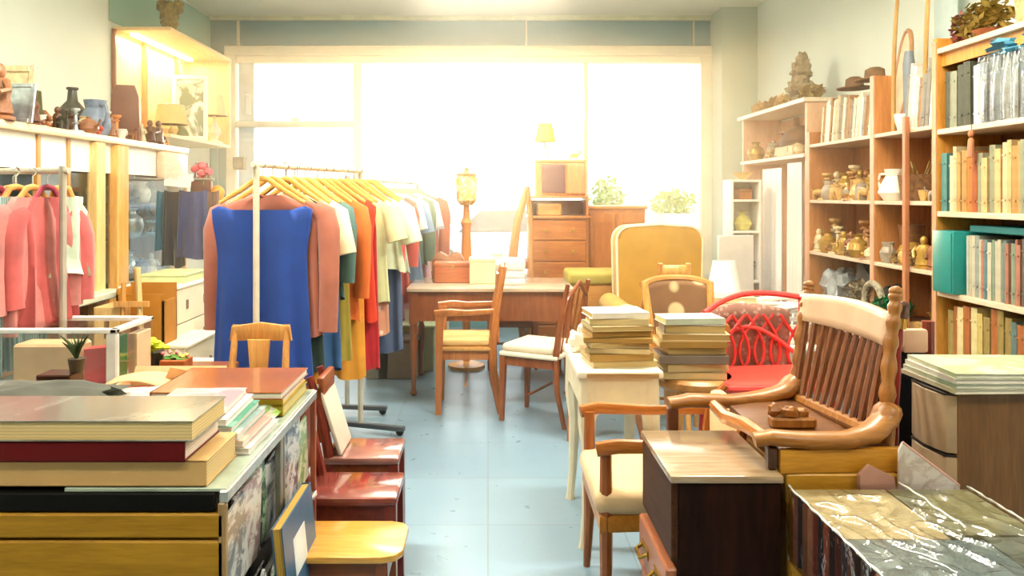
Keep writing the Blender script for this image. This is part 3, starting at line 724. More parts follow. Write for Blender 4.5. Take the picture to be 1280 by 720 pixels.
sm = [('skirt', 'navy blue skirt hanging at the window end of the display case', 'skirt', -2.10, '1F2C5C', .56, .22), ('trousers', 'black trousers hanging left of the navy skirt', 'trousers', -2.25, '22222A', .62, .15),
      ('apron', 'brown apron hanging right of the navy skirt by the display case', 'apron', -1.99, '5A3A2A', .5, .12), ('scarf', 'teal blue scarf hanging leftmost beyond the display case glass', 'scarf', -2.36, '2F6478', .5, .08)]
for i, (nm, lab, cat, x, hx, L, w_) in enumerate(sm):
    garment(nm, lab, cat, (x, 5.70 + .03 * i, rail_z), .15, w_, L, cloth(hx), kind='skirt', seed=i, group='clothes on the small wall rail')
solo('handbag', G().prism([(-.08, 0), (.08, 0), (.07, .2), (-.07, .2)], 'xz', -.03, .03, .012).tube([(-.05, 0, .2), (-.04, 0, .3), (.04, 0, .3), (.05, 0, .2)], .006, 6), plain('6A3C2C', .5), 'brown leather handbag hanging from the small wall rail', 'handbag', (X(252, 5.9), 5.9, 1.42))
t = thing('flower_bunch', 'pink artificial flowers above the brown handbag', 'flowers', (X(255, 5.9), 5.86, 1.66))
for i, (dx, dz) in enumerate(((-.05, .02), (.0, .04), (.045, .0), (.0, -.02))):
    mesh_obj('flower', G().ell((dx, 0, dz), (.033, .03, .028), 10, 7, .5, i), plain('E0606A', .7), t)
mesh_obj('stem', G().tube([(0, 0, 0), (.01, 0, -.1)], .005, 5), plain('5E7A3A', .7), t)
t = thing('paper_lantern', 'small orange lantern hanging near the window edge', 'lantern', (X(272, 5.9), 5.9, 1.5))
mesh_obj('shade', G().ell((0, 0, 0), (.05, .05, .06), 12, 8), plain('F0902C', .6), t); mesh_obj('cord', G().tube([(0, 0, .05), (0, 0, .38)], .002, 5), STEEL, t)
solo('tag_bundle', G().cbox((0, 0, 0), (.18, .01, .05), (0, .1, .1)).cbox((.05, .02, .03), (.1, .01, .05), (0, -.2, .1)), WHITEP, 'white price tags hanging above the black trousers', 'tags', (X(222, 5.6), 5.6, 1.57))
t = thing('wall_speaker', 'small black speaker fixed to the left of the window frame', 'speaker', (X(298, 8.8), 8.84, 1.84))
mesh_obj('cabinet', G().box(-.06, .06, -.05, .05, -.07, .07, .008), BLK, t)
mesh_obj('cone', G().lathe([(0, 0), (.035, .002), (.04, .006), (.042, 0)], seg=16, M=Matrix.Translation((0, -.05, -.01)) @ Matrix.Rotation(PI / 2, 4, 'X')), plain('3A3A3A', .7), t)
mesh_obj('bracket', G().tube([(0, .05, 0), (0, .09, 0)], .01, 6), BLK, t)

# ================================================================= CLOTHES RACKS
def rack(label, p0, p1, zr, feet=.28, loc_m=None):
    t = thing('clothes_rack', label, 'clothes rack', (p0[0], p0[1], 0), math.atan2(p1[1] - p0[1], p1[0] - p0[0]))
    L = math.dist(p0, p1); m = loc_m or plain('C9C2B4', .35, metal=.5)
    mesh_obj('rail', G().tube([(-.03, 0, zr), (L + .03, 0, zr)], .014, 10), m, t)
    for x in (0, L):
        mesh_obj('post', G().tube([(x, 0, .05), (x, 0, zr + .02)], .016, 10), m, t)
        mesh_obj('foot', G().box(x - .02, x + .02, -feet, feet, .03, .06, .005), plain('4A4E54', .4), t)
        for s in (-1, 1): mesh_obj('castor', G().lathe([(0, -.01), (.022, -.01), (.025, 0), (.022, .01), (0, .01)], seg=12, M=Matrix.Translation((x, s * (feet - .03), .025)) @ Matrix.Rotation(PI / 2, 4, 'Y')), BLK, t)
    return t
# left edge rack with pink clothes
rack('steel clothes rack at the left edge holding pink and red clothes', (-2.6, 3.62), (-1.86, 3.5), 1.59)
pk = [  # px, Y, turn, width, length, sleeve, name, label, colour
    (-14, 3.50, .5, .36, .60, .45, 'blouse', 'dusty pink ruffled blouse leftmost on the pink rack', 'A8706C', None),
    (8, 3.44, .9, .30, .70, 0, 'dress', 'peach lace dress in front on the pink rack', 'BC9A84', ('spots', 'E0BCA8', 30)),
    (20, 3.52, .8, .34, .58, .4, 'blouse', 'deep rose blouse with long sleeves on the pink rack', '742834', None),
    (33, 3.47, 1.0, .30, .66, .42, 'blouse', 'faded pink cotton blouse in the middle of the pink rack', 'B88482', None),
    (44, 3.42, 1.15, .28, .78, 0, 'dress', 'grey green dress between the pink blouses', '5E7A78', ('vstripe', '8AA09A', 30)),
    (52, 3.50, .9, .30, .5, .35, 'shirt', 'silver grey printed shirt on the pink rack', '9A9C98', ('spots', 'E0DCD4', 26)),
    (60, 3.46, 1.0, .32, .62, .42, 'blouse', 'salmon pink blouse right of the grey dress', 'B8706A', None),
    (70, 3.52, 1.0, .30, .60, .4, 'blouse', 'coral red blouse nearest the post on the pink rack', 'B04E4C', None),
    (77, 3.60, .8, .24, .40, 0, 'blouse', 'pale mint top at the back of the pink rack', 'B8CCB4', None)]
for i, (px, y, a, w_, L, sl, nm, lab, hx, pt) in enumerate(pk):
    px = px * .86 - 4; a = min(a + .22, 1.25); L += .05; x = X(px, 3.5); m = cloth(hx, .25, *pt, 0) if False else (cloth(hx, .25, pt[0], pt[1], pt[2]) if pt else cloth(hx, .25))
    garment(nm, lab, nm, (x, y, 1.585), a, w_, L, m, sleeve=sl, kind='top', seed=30 + i, group='clothes on the pink rack', depth=.032, drop=.01)
    hanger(['brown', 'dark red'][i % 2] + ' hanger of the ' + ' '.join(lab.split()[:3]), (x, y, 1.585), a, W_HONX if i % 2 == 0 else plain('8A3040', .5), .9 * w_)

# centre rack -------------------------------------------------------------------------
P0, P1, RZ = (-1.15, 3.97), (-.80, 5.02), 1.635
rack('cream steel clothes rack in the centre with coloured garments', P0, P1, RZ, .30, plain('D8CFB8', .35))
def along(p0, p1, u): return (p0[0] + (p1[0] - p0[0]) * u, p0[1] + (p1[1] - p0[1]) * u)
ang = math.atan2(P1[1] - P0[1], P1[0] - P0[0]) - PI / 2
GR = 'garments on the centre clothes rack'
gl = [  # u, name, label, hex, w, L, sleeve, kind, second, x shift
    (.045, 'top', 'royal blue sleeveless top facing the room on the centre rack', '0C3A8A', .49, 1.02, 0, 'top', None, 0),
    (.115, 'blouse', 'salmon brown long sleeved blouse directly behind the blue top', 'A86450', .54, .82, .62, 'top', None, .01),
    (.175, 'jacket', 'dark green sleeveless long jacket behind the salmon blouse', '1E332E', .43, 1.0, 0, 'top', None, .07),
    (.19, 'shirt', 'tan striped shirt with plum cuffs on the centre rack', 'D9A468', .44, .50, .36, 'top', ('vstripe', 'EAD2A8', 30), .06),
    (.24, 'trousers', 'bright orange yellow trousers on the centre rack', 'EE9A2C', .34, 1.14, 0, 'skirt', None, .09),
    (.30, 'tee_shirt', 'cream tee shirt with wide sleeves on the centre rack', 'E8D4B0', .46, .56, .24, 'top', None, .04),
    (.36, 'trousers', 'blue denim trousers beneath the cream tee shirt', '2F5C90', .42, 1.02, 0, 'skirt', None, .06),
    (.42, 'cardigan', 'grey teal cardigan behind the cream tee shirt', '4F6F68', .44, .66, .4, 'top', None, .03),
    (.48, 'dress', 'olive mustard dress in the middle of the centre rack', 'A08A2C', .42, 1.0, 0, 'dress', None, .05),
    (.55, 'dress', 'rust orange long dress on the centre rack', 'DE6C28', .44, .80, .5, 'dress', None, .05),
    (.60, 'skirt', 'golden orange skirt below the rust dress', 'F0A234', .42, 1.12, 0, 'skirt', None, .07),
    (.68, 'dress', 'bright red dress on the centre rack', 'E0401F', .46, .82, 0, 'dress', None, .09),
    (.73, 'skirt', 'crimson skirt below the bright red dress', 'B81F28', .44, 1.1, 0, 'skirt', None, .10),
    (.82, 'blouse', 'pale lime blouse behind the red dress', 'D9DDA4', .46, .74, .2, 'top', None, .10),
    (.87, 'skirt', 'flower printed peach skirt under the lime blouse', 'D99A78', .38, .92, 0, 'skirt', ('spots', 'F2D8C0', 20), .12),
    (.95, 'tee_shirt', 'pale green white tee shirt at the far end of the centre rack', 'E0E6C6', .48, .56, .22, 'top', None, .13),
    (1.0, 'trousers', 'slate blue trousers at the far end of the centre rack', '4A5A78', .40, 1.05, 0, 'skirt', None, .14)]
for i, (u, nm, lab, hx, w_, L, sl, kd, pat, xs) in enumerate(gl):
    x, y = along(P0, P1, u); a = ang + [0.06, .0, -.04, .05, -.03][i % 5] + (.34 if i == 0 else .22 if i == 1 else .1 if i == 2 else 0)
    m = cloth(hx, .12, *(pat if pat else ()))if not pat else cloth(hx, .12, pat[0], pat[1], pat[2])
    p = (x + xs * math.cos(a) * .6, y + xs * math.sin(a) * .6, RZ)
    garment(nm, lab, nm.replace('_', ' '), p, a, w_, L - (.1 if kd == 'skirt' else 0), m, sleeve=sl, kind=kd, seed=60 + i, group=GR, depth=.032 if i else .022, hem=1.02, drop=(.16 if kd == 'skirt' else .05) if i else .085, boat=(i == 0))
    hanger('wooden hanger of the ' + ' '.join(lab.split()[:4]), p, a, wood('D9A04A', 'EBBE72', .35, 'x'), .42)

# rack behind, receding to the window
Q0, Q1 = (-.96, 5.45), (-.66, 7.5)
rack('steel clothes rack behind the centre rack nearer the window', Q0, Q1, 1.60, .28)
cl2 = [('D9C67A', 'straw yellow'), ('3A4A5C', 'slate'), ('D84848', 'red'), ('E8D0B0', 'beige'), ('7A5A6A', 'mauve'), ('B8C8B0', 'sage'), ('C85A50', 'brick red'), ('E9E2D4', 'off-white'), ('6A8AA8', 'steel blue'),
       ('D8A0A0', 'blush'), ('4A6A5A', 'bottle green'), ('E0C0C8', 'pale pink'), ('8A9AA8', 'grey blue'), ('D9B98A', 'sand'), ('A8503C', 'terracotta'), ('C8D0D0', 'pale grey')]
for i, (hx, cnm) in enumerate(cl2):
    x, y = along(Q0, Q1, i / 15); nm = ['shirt', 'dress', 'jacket', 'blouse'][i % 4]
    a = math.atan2(Q1[1] - Q0[1], Q1[0] - Q0[0]) - PI / 2 + .06 * (-1) ** i
    garment(nm, '%s %s on the rack behind, %s from its near end' % (cnm, nm, ORD[i]), nm, (x, y, 1.6), a, .44 + .03 * (i % 3), [.7, .95, .6, .8, 1.05][i % 5], cloth(hx, .15), sleeve=[.25, 0, .5, .22][i % 4], kind='top', seed=90 + i, group='garments on the rack behind', depth=.035)
    hanger('pale hanger of the %s %s on the rack behind' % (cnm, nm), (x, y, 1.6), a, wood('E3BC78', 'EFD29C', .35, 'x'), .4)
# boxes and trolley wheels on the floor under the racks
for i, (px, y, w_, h, hx, lab) in enumerate(((528, 6.9, .18, .36, 'A8B48A', 'pale green crate on the floor behind the centre rack'), (505, 6.6, .2, .3, '7A6A58', 'brown box on the floor behind the centre rack'),
                                          (478, 6.6, .12, .26, '8A8A78', 'grey green box on the floor beneath the rear rack'), (540, 7.6, .26, .55, 'D8CDB8', 'cream box on the floor near the window'))):
    t = thing('storage_crate', lab, 'crate', (X(px, y), y, 0))
    mesh_obj('box', G().box(-w_, w_ * .6, -.15, .15, 0, h, .01), plain(hx, .6), t)
    mesh_obj('lid', G().box(-w_ - .012, w_ * .6 + .012, -.162, .162, h, h + .03, .008), plain(hx, .5, .2), t)

# ================================================================= CENTRE FURNITURE
# dark brown table ----------------------------------------------------------------------
def table(name, label, loc, rz, w, d, h, m, mtop, apron=.12, lr=.03, legs='turned', cat='table', top=.028):
    t = thing(name, label, cat, loc, rz); x, y = w / 2, d / 2
    mesh_obj('tabletop', G().box(-x, x, -y, y, h - top, h, .006, 2), mtop, t)
    mesh_obj('apron', G().box(-x + .04, x - .04, -y + .04, -y + .06, h - top - apron, h - top).box(-x + .04, x - .04, y - .06, y - .04, h - top - apron, h - top)
             .box(-x + .04, -x + .06, -y + .06, y - .06, h - top - apron, h - top).box(x - .06, x - .04, -y + .06, y - .06, h - top - apron, h - top), m, t)
    for sx in (-1, 1):
        for sy in (-1, 1):
            px, py = sx * (x - .05), sy * (y - .05); g = G()
            if legs == 'turned':
                g.box(px - lr, px + lr, py - lr, py + lr, h - top - apron - .02, h - top)
                g.lathe([(lr * .5, 0), (lr * .9, .02), (lr * .5, .05), (lr * .55, .1), (lr * .9, h * .5), (lr * .6, h * .55), (lr, h * .6), (lr * .8, h - top - apron - .02)], (px, py, 0), 12)
            else: sqleg(g, px, py, 0, h - top, lr, lr * .6)
            mesh_obj('leg', g, m, t)
    return t
tw = X(690, 6.0) - X(508, 5.9)
table('dining_table', 'dark brown table with turned legs in the middle of the shop', ((X(508, 5.9) + .62), 6.28, 0), 0, 1.24, .78, .80, W_BRN, plain('C9B49A', .25, .1, coat=.6), .22, .032)  # pale tabletop colour paints in the light falling on the dark wood
def sidechair(name, label, loc, rz, m, seatm, w=.42, d=.42, sh=.45, bh=.95, arms=0, back='slat', cat='chair', seatth=.03, cushion=None, legr=.018, mx=None, group=None, splay=.02, armz=None):
    """chair facing -y; origin at floor centre"""
    t = thing(name, label, cat, loc, rz, group); x, y = w / 2, d / 2; mx = mx or m
    mesh_obj('seat', G().box(-x, x, -y, y, sh - seatth, sh, .012, 2), seatm, t)
    if cushion: mesh_obj('cushion', G().box(-x + .015, x - .015, -y + .015, y - .03, sh, sh + .05, .02, 3), cushion, t)
    mesh_obj('apron', G().box(-x + .03, x - .03, -y + .02, -y + .035, sh - seatth - .06, sh - seatth).box(-x + .02, -x + .035, -y + .03, y - .03, sh - seatth - .06, sh - seatth).box(x - .035, x - .02, -y + .03, y - .03, sh - seatth - .06, sh - seatth), mx, t)
    for s in (-1, 1):
        top = (armz or .66) if arms else sh - seatth
        mesh_obj('leg', sqleg(G(), s * (x - .025), -y + .025, 0, top, legr * 1.15, legr * .75, s * .004, -.01), m, t)
        g = G().tube([(s * (x - .025), y + .04, 0), (s * (x - .025), y - .01, sh * .5), (s * (x - .025), y - .02, sh), (s * (x - .03), y + .01, sh + (bh - sh) * .5), (s * (x - .035), y + .06, bh)], [legr * .9, legr * 1.1, legr * 1.25, legr * 1.05, legr * .9], 8)
        mesh_obj('leg', g, m, t)
        if arms:
            mesh_obj('armrest', G().tube([(s * (x - .01), -y - .01, top + .005), (s * (x + .005), -y + .1, top + .015), (s * (x - .005), 0, top + .01), (s * (x - .02), y - .01, top + .02)], [.024, .026, .02, .018], 8, flat=.6), mx, t)
    yb = lambda z: y + .01 + .05 * ((z - sh) / (bh - sh)) ** 1.5 - .01
    if back == 'slat':
        for z0, z1 in ((bh - .10, bh - .01), (sh + (bh - sh) * .42, sh + (bh - sh) * .42 + .05)):
            mesh_obj('back_rail', G().grid(lambda u, v, z0=z0, z1=z1: ((u - .5) * (w - .06), yb(z0 + (z1 - z0) * v) + .02 * (1 - (2 * u - 1) ** 2), z0 + (z1 - z0) * v), 8, 2), mx, t, thick=.018)
    elif back == 'splat':
        mesh_obj('back_rail', G().prism([(-x + .01, bh - .07), (-x + .02, bh - .005), (0, bh + .012), (x - .02, bh - .005), (x - .01, bh - .07)], 'xz', yb(bh) - .01, yb(bh) + .014, .004), mx, t)
        mesh_obj('back_splat', G().prism([(-.045, sh), (.045, sh), (.03, sh + .2), (.05, bh - .06), (-.05, bh - .06), (-.03, sh + .2)], 'xz', y + .01, y + .03, .003), mx, t)
    elif back == 'panel':
        mesh_obj('back_panel', G().box(-x + .02, x - .02, y + .0, y + .03, sh + .05, bh, .01, 2), mx, t)
    elif back == 'hoop':
        pts = [(-x + .03, y - .01, sh), (-x + .01, y + .03, sh + .25), (-x + .05, y + .05, bh - .1), (0, y + .07, bh), (x - .05, y + .05, bh - .1), (x - .01, y + .03, sh + .25), (x - .03, y - .01, sh)]
        sm_ = []
        for i in range(len(pts) - 1):
            for k in range(4):
                a, b2 = Vector(pts[i]), Vector(pts[i + 1]); sm_.append(tuple(a.lerp(b2, k / 4)))
        sm_.append(pts[-1]); mesh_obj('back_hoop', G().tube(sm_, .014, 8), mx, t)
        for i in range(4):
            px = (i - 1.5) * w * .2; mesh_obj('spindle', G().tube([(px * .8, y - .02, sh), (px, y + .05, bh - .03 - abs(px) * .35)], .007, 6), mx, t)
    mesh_obj('stretcher', G().tube([(-x + .03, -.0, sh * .42), (x - .03, 0, sh * .42)], .010, 6), m, t)
    return t
# front armchair (side on, facing the left), back towards the right
sidechair('armchair', 'honey wood open armchair side-on at the dark table, facing left', (X(583, 5.62), 5.62, 0), -PI / 2, wood('A8602C', 'C07A40', .3, 'z'), W_HON, .44, .40, .46, 1.0, 1, 'splat', cushion=plain('E0B878', .7), legr=.024, armz=.68)
sidechair('bentwood_chair', 'brown bentwood chair with cream seat at the dark table corner', (X(676, 5.35), 5.35, 0), -PI / 2 - .5, W_BRN, CREAMP, .42, .42, .46, .92, 0, 'hoop', cushion=plain('E8D8BC', .7), legr=.017)
sidechair('bentwood_chair', 'brown hoop-back chair half hidden behind the book stack on the white desk', (.73, 4.98, 0), -PI / 2 - .25, wood('8A5028', 'A86A38', .3, 'z'), CREAMP, .44, .42, .46, .95, 0, 'hoop', cushion=None, legr=.017)
sidechair('dining_chair', 'dark brown slatted chair tucked under the far side of the table', (X(640, 6.95), 7.0, 0), 0, W_BRN, W_BRNX, .44, .42, .45, .92, 0, 'slat')
# on the table
t = thing('wooden_chest', 'reddish brown wooden box on the left of the dark table', 'box', (X(566, 6.25), 6.35, .80))
mesh_obj('box', G().box(-.145, .145, -.1, .1, 0, .13, .006), wood('A85A38', 'C0704A', .35, 'x'), t); mesh_obj('lid', G().box(-.15, .15, -.105, .105, .13, .16, .008, 2), wood('A85A38', 'C0704A', .35, 'x'), t)
mesh_obj('latch', G().box(-.012, .012, -.111, -.104, .11, .14, .002), BRASS, t)
solo('cream_box', G().box(-.1, .1, -.08, .08, 0, .17, .006).box(-.105, .105, -.085, .085, .17, .2, .006), plain('E6DDB0', .5), 'cream square box in the middle of the dark table', 'box', (X(603, 6.2), 6.25, .80))
t = thing('bread_bin', 'brown double-arched box standing behind the reddish box', 'box', (X(560, 6.5), 6.56, .8))
mesh_obj('body', G().prism([(-.13, 0), (.13, 0), (.13, .16), (.1, .21), (.065, .225), (.02, .2), (0, .18), (-.02, .2), (-.065, .225), (-.1, .21), (-.13, .16)], 'xz', -.05, .05, .006), wood('8A5A40', 'A87050', .4, 'x'), t)
solo('table_cloth_stack', G().box(-.1, .1, -.1, .1, 0, .05, .015, 2).box(-.095, .095, -.09, .09, .052, .11, .018, 2).box(-.09, .1, -.1, .09, .112, .2, .02, 2), plain('F2EEE6', .8), 'folded white linen pile on the dark table', 'linen', (X(640, 6.2), 6.2, .8))
solo('vase', brica('vase', .22, 71), plain('F0ECE2', .4), 'white vase beside the cream box on the dark table', 'vase', (X(622, 6.4), 6.45, .8))
# standing ornamental lamp
t = thing('floor_lamp', 'orange wooden floor lamp with patterned drum shade before the window', 'lamp', (X(583, 6.9), 6.9, 0))
mesh_obj('base', G().lathe([(0, 0), (.16, 0), (.16, .03), (.05, .06), (0, .06)], seg=20), W_HON, t)
mesh_obj('pole', G().lathe([(.03, .05), (.034, .5), (.05, .55), (.03, .6), (.045, .95), (.036, 1.2), (.05, 1.25), (.028, 1.3), (.024, 1.42)], seg=12), wood('D07A38', 'E09850', .4, 'z'), t)
mesh_obj('lamp_shade', G().lathe([(.05, 1.40), (.085, 1.44), (.095, 1.62), (.08, 1.66), (.078, 1.65), (.09, 1.62), (.08, 1.45), (.05, 1.41)], seg=20), cover_mat('E0A850', 'F4E4B0', 22, .6), t)
mesh_obj('finial', G().lathe([(.1, 1.66), (.1, 1.67), (.02, 1.69), (.02, 1.72), (0, 1.73)], seg=16), BRASS, t)
# tall chest of drawers, with its box and lamp
TC = X(698, 7.3)
t = chest('tall_drawer_chest', 'tall orange-brown chest of drawers before the window', (TC, 7.45, 0), 0, .54, .42, 1.30, wood('B0682C', 'C88240', .35, 'z'), 6, knob='knob', legs=.1, frontm=wood('A85E28', 'BE7838', .35, 'x'))
mesh_obj('gallery', G().box(-.27, -.25, -.2, .2, 1.30, 1.46, .004).box(.25, .27, -.2, .2, 1.30, 1.46, .004).box(-.25, .25, .18, .2, 1.30, 1.44, .004).box(-.27, .27, -.2, .2, 1.46, 1.48, .004), wood('B87232', 'D08C48', .35, 'z'), t)
solo('wicker_box', G().box(-.11, .11, -.1, .1, 0, .11, .01), plain('C99A50', .7), 'small tan box inside the open top tier of the tall chest', 'box', (TC - .08, 7.42, 1.30))
t = thing('small_cabinet', 'small two-door cabinet with a dark panel on the tall chest', 'cabinet', (TC + .02, 7.45, 1.48))
mesh_obj('body', G().box(-.23, .23, -.14, .14, 0, .31, .005), wood('C07A3C', 'D4935A', .4, 'z'), t)
mesh_obj('door', G().box(-.17, .04, -.155, -.14, .03, .29, .003), plain('6A4448', .3, coat=.4), t); mesh_obj('door', G().box(.06, .225, -.155, -.14, .02, .30, .003), wood('C88850', 'DBA068', .4, 'z'), t)
mesh_obj('trim', G().box(-.235, .235, -.15, .15, .31, .33, .004), W_HONX, t)
t = table_lamp('table lamp with yellow tapered shade on top of the small cabinet', (X(682, 7.4), 7.45, 1.81), .19, .10, .17, 'E9C840', 'F4F0E6', cone=.62)
solo('toy_bird', brica('animal_figurine', .09, 3), plain('E0C858', .5), 'small yellow ornament beside the lamp on the small cabinet', 'ornament', (X(718, 7.4), 7.42, 1.81))
# tall leaning instrument / draped stand, left of chest
t = thing('harp', 'tall brown curved harp-like frame leaning left of the tall chest', 'harp', (X(655, 7.0), 7.0, 0))
mesh_obj('frame', G().tube([(.02, 0, 0), (-.05, 0, .6), (-.1, 0, .95), (-.06, 0, 1.25), (.0, 0, 1.45), (.03, 0, 1.56)], [.03, .035, .04, .035, .03, .02], 8).tube([(.03, 0, 1.56), (.06, 0, 1.2), (.06, 0, .5), (.02, 0, 0)], .022, 8), wood('B8743C', 'CC8C50', .35, 'z'), t)
for i in range(5): mesh_obj('string', G().tube([(-.06 + .02 * i, 0, .9 + .1 * i * .3), (.055, 0, .6 + .1 * i)], .0015, 4), BRASS, t)
# sideboard
t = thing('sideboard', 'orange-brown door cabinet right of the tall chest by the window', 'cabinet', (X(770, 7.4), 7.55, 0))
mesh_obj('body', G().box(-.26, .26, -.2, .2, .1, 1.36, .004), wood('B4682A', 'CA8440', .35, 'z'), t)
mesh_obj('top', G().box(-.28, .28, -.22, .22, 1.36, 1.39, .008, 2), wood('C07834', 'D8964E', .35, 'x'), t)
for sx in (-1, 1):
    d = mesh_obj('door', G().box(sx * .13 - .12, sx * .13 + .12, -.215, -.2, .14, 1.32, .004), wood('B06628', 'C4803C', .35, 'z'), t)
    mesh_obj('door_panel', G().box(sx * .13 - .08, sx * .13 + .08, -.222, -.214, .22, 1.24, .006), wood('A85E24', 'BC7634', .35, 'z'), d)
    mesh_obj('knob', G().ell((sx * .03, -.23, .7), (.012, .014, .012), 8, 6), BRASS, d)
for sx in (-1, 1):
    for sy in (-1, 1): mesh_obj('leg', sqleg(G(), sx * .22, sy * .16, 0, .1, .025, .018), W_BRN, t)
# olive upholstered stool/box
t = thing('blanket_box', 'low wooden box with olive green padded lid behind the wicker pieces', 'box', (X(752, 6.5), 6.5, 0))
mesh_obj('box', G().box(-.27, .27, -.22, .22, .06, .78, .008), wood('C08440', 'D49C58', .4, 'x'), t); mesh_obj('lid', G().box(-.29, .29, -.24, .24, .78, .88, .03, 3), plain('A89A48', .75), t)
for sx in (-1, 1):
    for sy in (-1, 1): mesh_obj('leg', sqleg(G(), sx * .23, sy * .18, 0, .06, .025, .02), W_BRN, t)
# yellow wing chair -----------------------------------------------------------------------
YM = cloth('BE9238', .08); PIP = plain('F4E4C0', .6)
t = thing('wing_chair', 'mustard yellow upholstered high-back armchair with cream piping', 'armchair', (X(832, 5.9), 5.9, 0), PI + .08)
def rounded(x, z, r, top=None):
    a = [k * PI / 12 for k in range(7)]
    return [(-x * .94, 0), (x * .94, 0)] + [(x - r + r * math.cos(q_), z - r + r * math.sin(q_)) for q_ in a] + [(0, z + .015)] + [(-x + r - r * math.sin(q_), z - r + r * math.cos(q_)) for q_ in a]
W2 = .33
mesh_obj('backrest', G().prism([(p[0], p[1] + .2) for p in rounded(W2, 1.05, .11)], 'xz', .16, .33, .03), YM, t)
mesh_obj('piping', G().tube([(p[0], .16, p[1] + .2) for p in rounded(W2, 1.05, .11)[1:] + [(-W2 * .94, .1)]], .010, 6), PIP, t)
mesh_obj('piping', G().tube([(p[0], .33, p[1] + .2) for p in rounded(W2, 1.05, .11)[1:] + [(-W2 * .94, .1)]], .010, 6), PIP, t)
mesh_obj('seat', G().box(-.3, .3, -.36, .2, .18, .46, .03, 3), YM, t); mesh_obj('seat_cushion', G().box(-.27, .27, -.37, .16, .46, .56, .035, 3), YM, t)
for s in (-1, 1):
    mesh_obj('arm', G().box(s * .35 - .06, s * .35 + .06, -.34, .2, .18, .62, .02, 2), YM, t)
    mesh_obj('arm_roll', G().tube([(s * .37, -.36, .64), (s * .37, .25, .66)], [.085, .08], 14), YM, t)
    mesh_obj('arm_piping', G().tube([(s * .37 + .085 * math.cos(a * PI / 8), -.362, .64 + .085 * math.sin(a * PI / 8)) for a in range(16)], .01, 6, closed=True), PIP, t)
    for yy in (-.3, .26): mesh_obj('leg', sqleg(G(), s * .28, yy, 0, .18, .026, .018), W_BRN, t)
# rotate so the back faces the viewer's far side: chair faces the camera
t.rotation_euler = (0, 0, .05)
sidechair('dining_chair', 'small honey wood chair back standing before the yellow armchair', (X(832, 5.1), 5.1, 0), PI, W_HON, W_HONX, .24, .36, .45, 1.07, 0, 'slat')
solo('white_lamp_shade', G().lathe([(.11, 0), (.07, .2), (.066, .2), (.105, 0)], seg=20).tube([(-.07, 0, .19), (.07, 0, .19)], .003, 4), plain('F6F2E8', .8), 'white conical lampshade right of the yellow armchair', 'lampshade', (X(905, 5.2), 5.2, .86))

# ---------------- white painted desk with book stacks
t = thing('white_desk', 'white painted desk with carved apron holding a stack of books', 'desk', (.37, 3.32, 0), 0)
m = plain('E9DDBE', .5, .08)
DW, DD, DH = .36, .64, .75
mesh_obj('tabletop', G().box(0, DW, 0, DD, DH - .03, DH, .008, 2), plain('F1E8D2', .35, .06), t)
mesh_obj('table_edge', G().box(.04, DW - .02, -.004, .004, DH - .026, DH - .006, .002), wood('9A7A50', 'B89468', .5, 'x'), t)
ap = [(.03, DH - .03), (.03, DH - .20), (.07, DH - .25), (.085, DH - .19), (.12, DH - .155), (.16, DH - .15), (.19, DH - .165), (.22, DH - .15), (.25, DH - .155), (.275, DH - .19), (.29, DH - .25), (DW - .03, DH - .2), (DW - .03, DH - .03)]
mesh_obj('apron', G().prism(ap, 'xz', .02, .045, 0), m, t)
mesh_obj('apron', G().prism([(.03, DH - .03), (.03, DH - .22), (.1, DH - .16), (DD - .1, DH - .16), (DD - .03, DH - .22), (DD - .03, DH - .03)], 'yz', .02, .045, 0), m, t)
mesh_obj('apron', G().prism([(.03, DH - .03), (.03, DH - .22), (.1, DH - .16), (DD - .1, DH - .16), (DD - .03, DH - .22), (DD - .03, DH - .03)], 'yz', DW - .045, DW - .02, 0), m, t)
for sx in (.045, DW - .045):
    for sy in (.045, DD - .045):
        mesh_obj('leg', G().tube([(sx, sy, DH - .03), (sx, sy, DH - .22), (sx + .008, sy, .4), (sx + .0, sy, .15), (sx - .01, sy, .04), (sx - .012, sy, 0)], [.034, .038, .028, .02, .018, .024], 8), m, t)
BK = ['B08A48', 'CDB888', '94642C', 'AA8444', '6E5238', 'D4C090', 'AC9060', '80746A', 'C4A474', '987038']
BN = ['tan', 'cream', 'amber brown', 'ochre', 'brown', 'pale cream', 'fawn', 'grey', 'sand', 'gold brown']
def stack(n, x, y, z, w, d, hmin, hmax, seed, place, group, top_hex=None, topn=None, names=None):
    q = random.Random(seed); zz = z
    for i in range(n):
        h = q.uniform(hmin, hmax); k = q.randrange(10); hx, cn_ = BK[k], BN[k]
        if i == n - 1 and top_hex: hx, cn_ = top_hex, topn
        wo_ = q.uniform(.86, 1.0); rz = q.uniform(-.12, .12)
        book_flat('%s book %s, %s from the bottom' % (cn_, place, ORD[i]) if i < n - 1 else '%s book topmost %s' % (cn_, place), (x + q.uniform(-.012, .012), y + q.uniform(-.01, .01), zz), rz, w * wo_, d * wo_, h, hx, ['D0B478', 'D8C490', 'C4A468'][i % 3], q.choice(['left', 'front', 'back', 'front']), group)
        zz += h + .0005
    return zz
s1 = stack(9, X(772, 3.5), 3.50, DH, .29, .23, .018, .034, 5, 'of the stack on the white desk', 'books stacked on the white desk', 'F4F0E4', 'white')
solo('tissue_bundle', G().ell((0, 0, .045), (.05, .05, .05), 12, 8, .6, 3).ell((.02, 0, .1), (.03, .03, .04), 10, 6, .6, 6), plain('F0E8D8', .8), 'crumpled white cloth bundle beside the book stack on the desk', 'cloth', (X(725, 3.7), 3.75, DH))
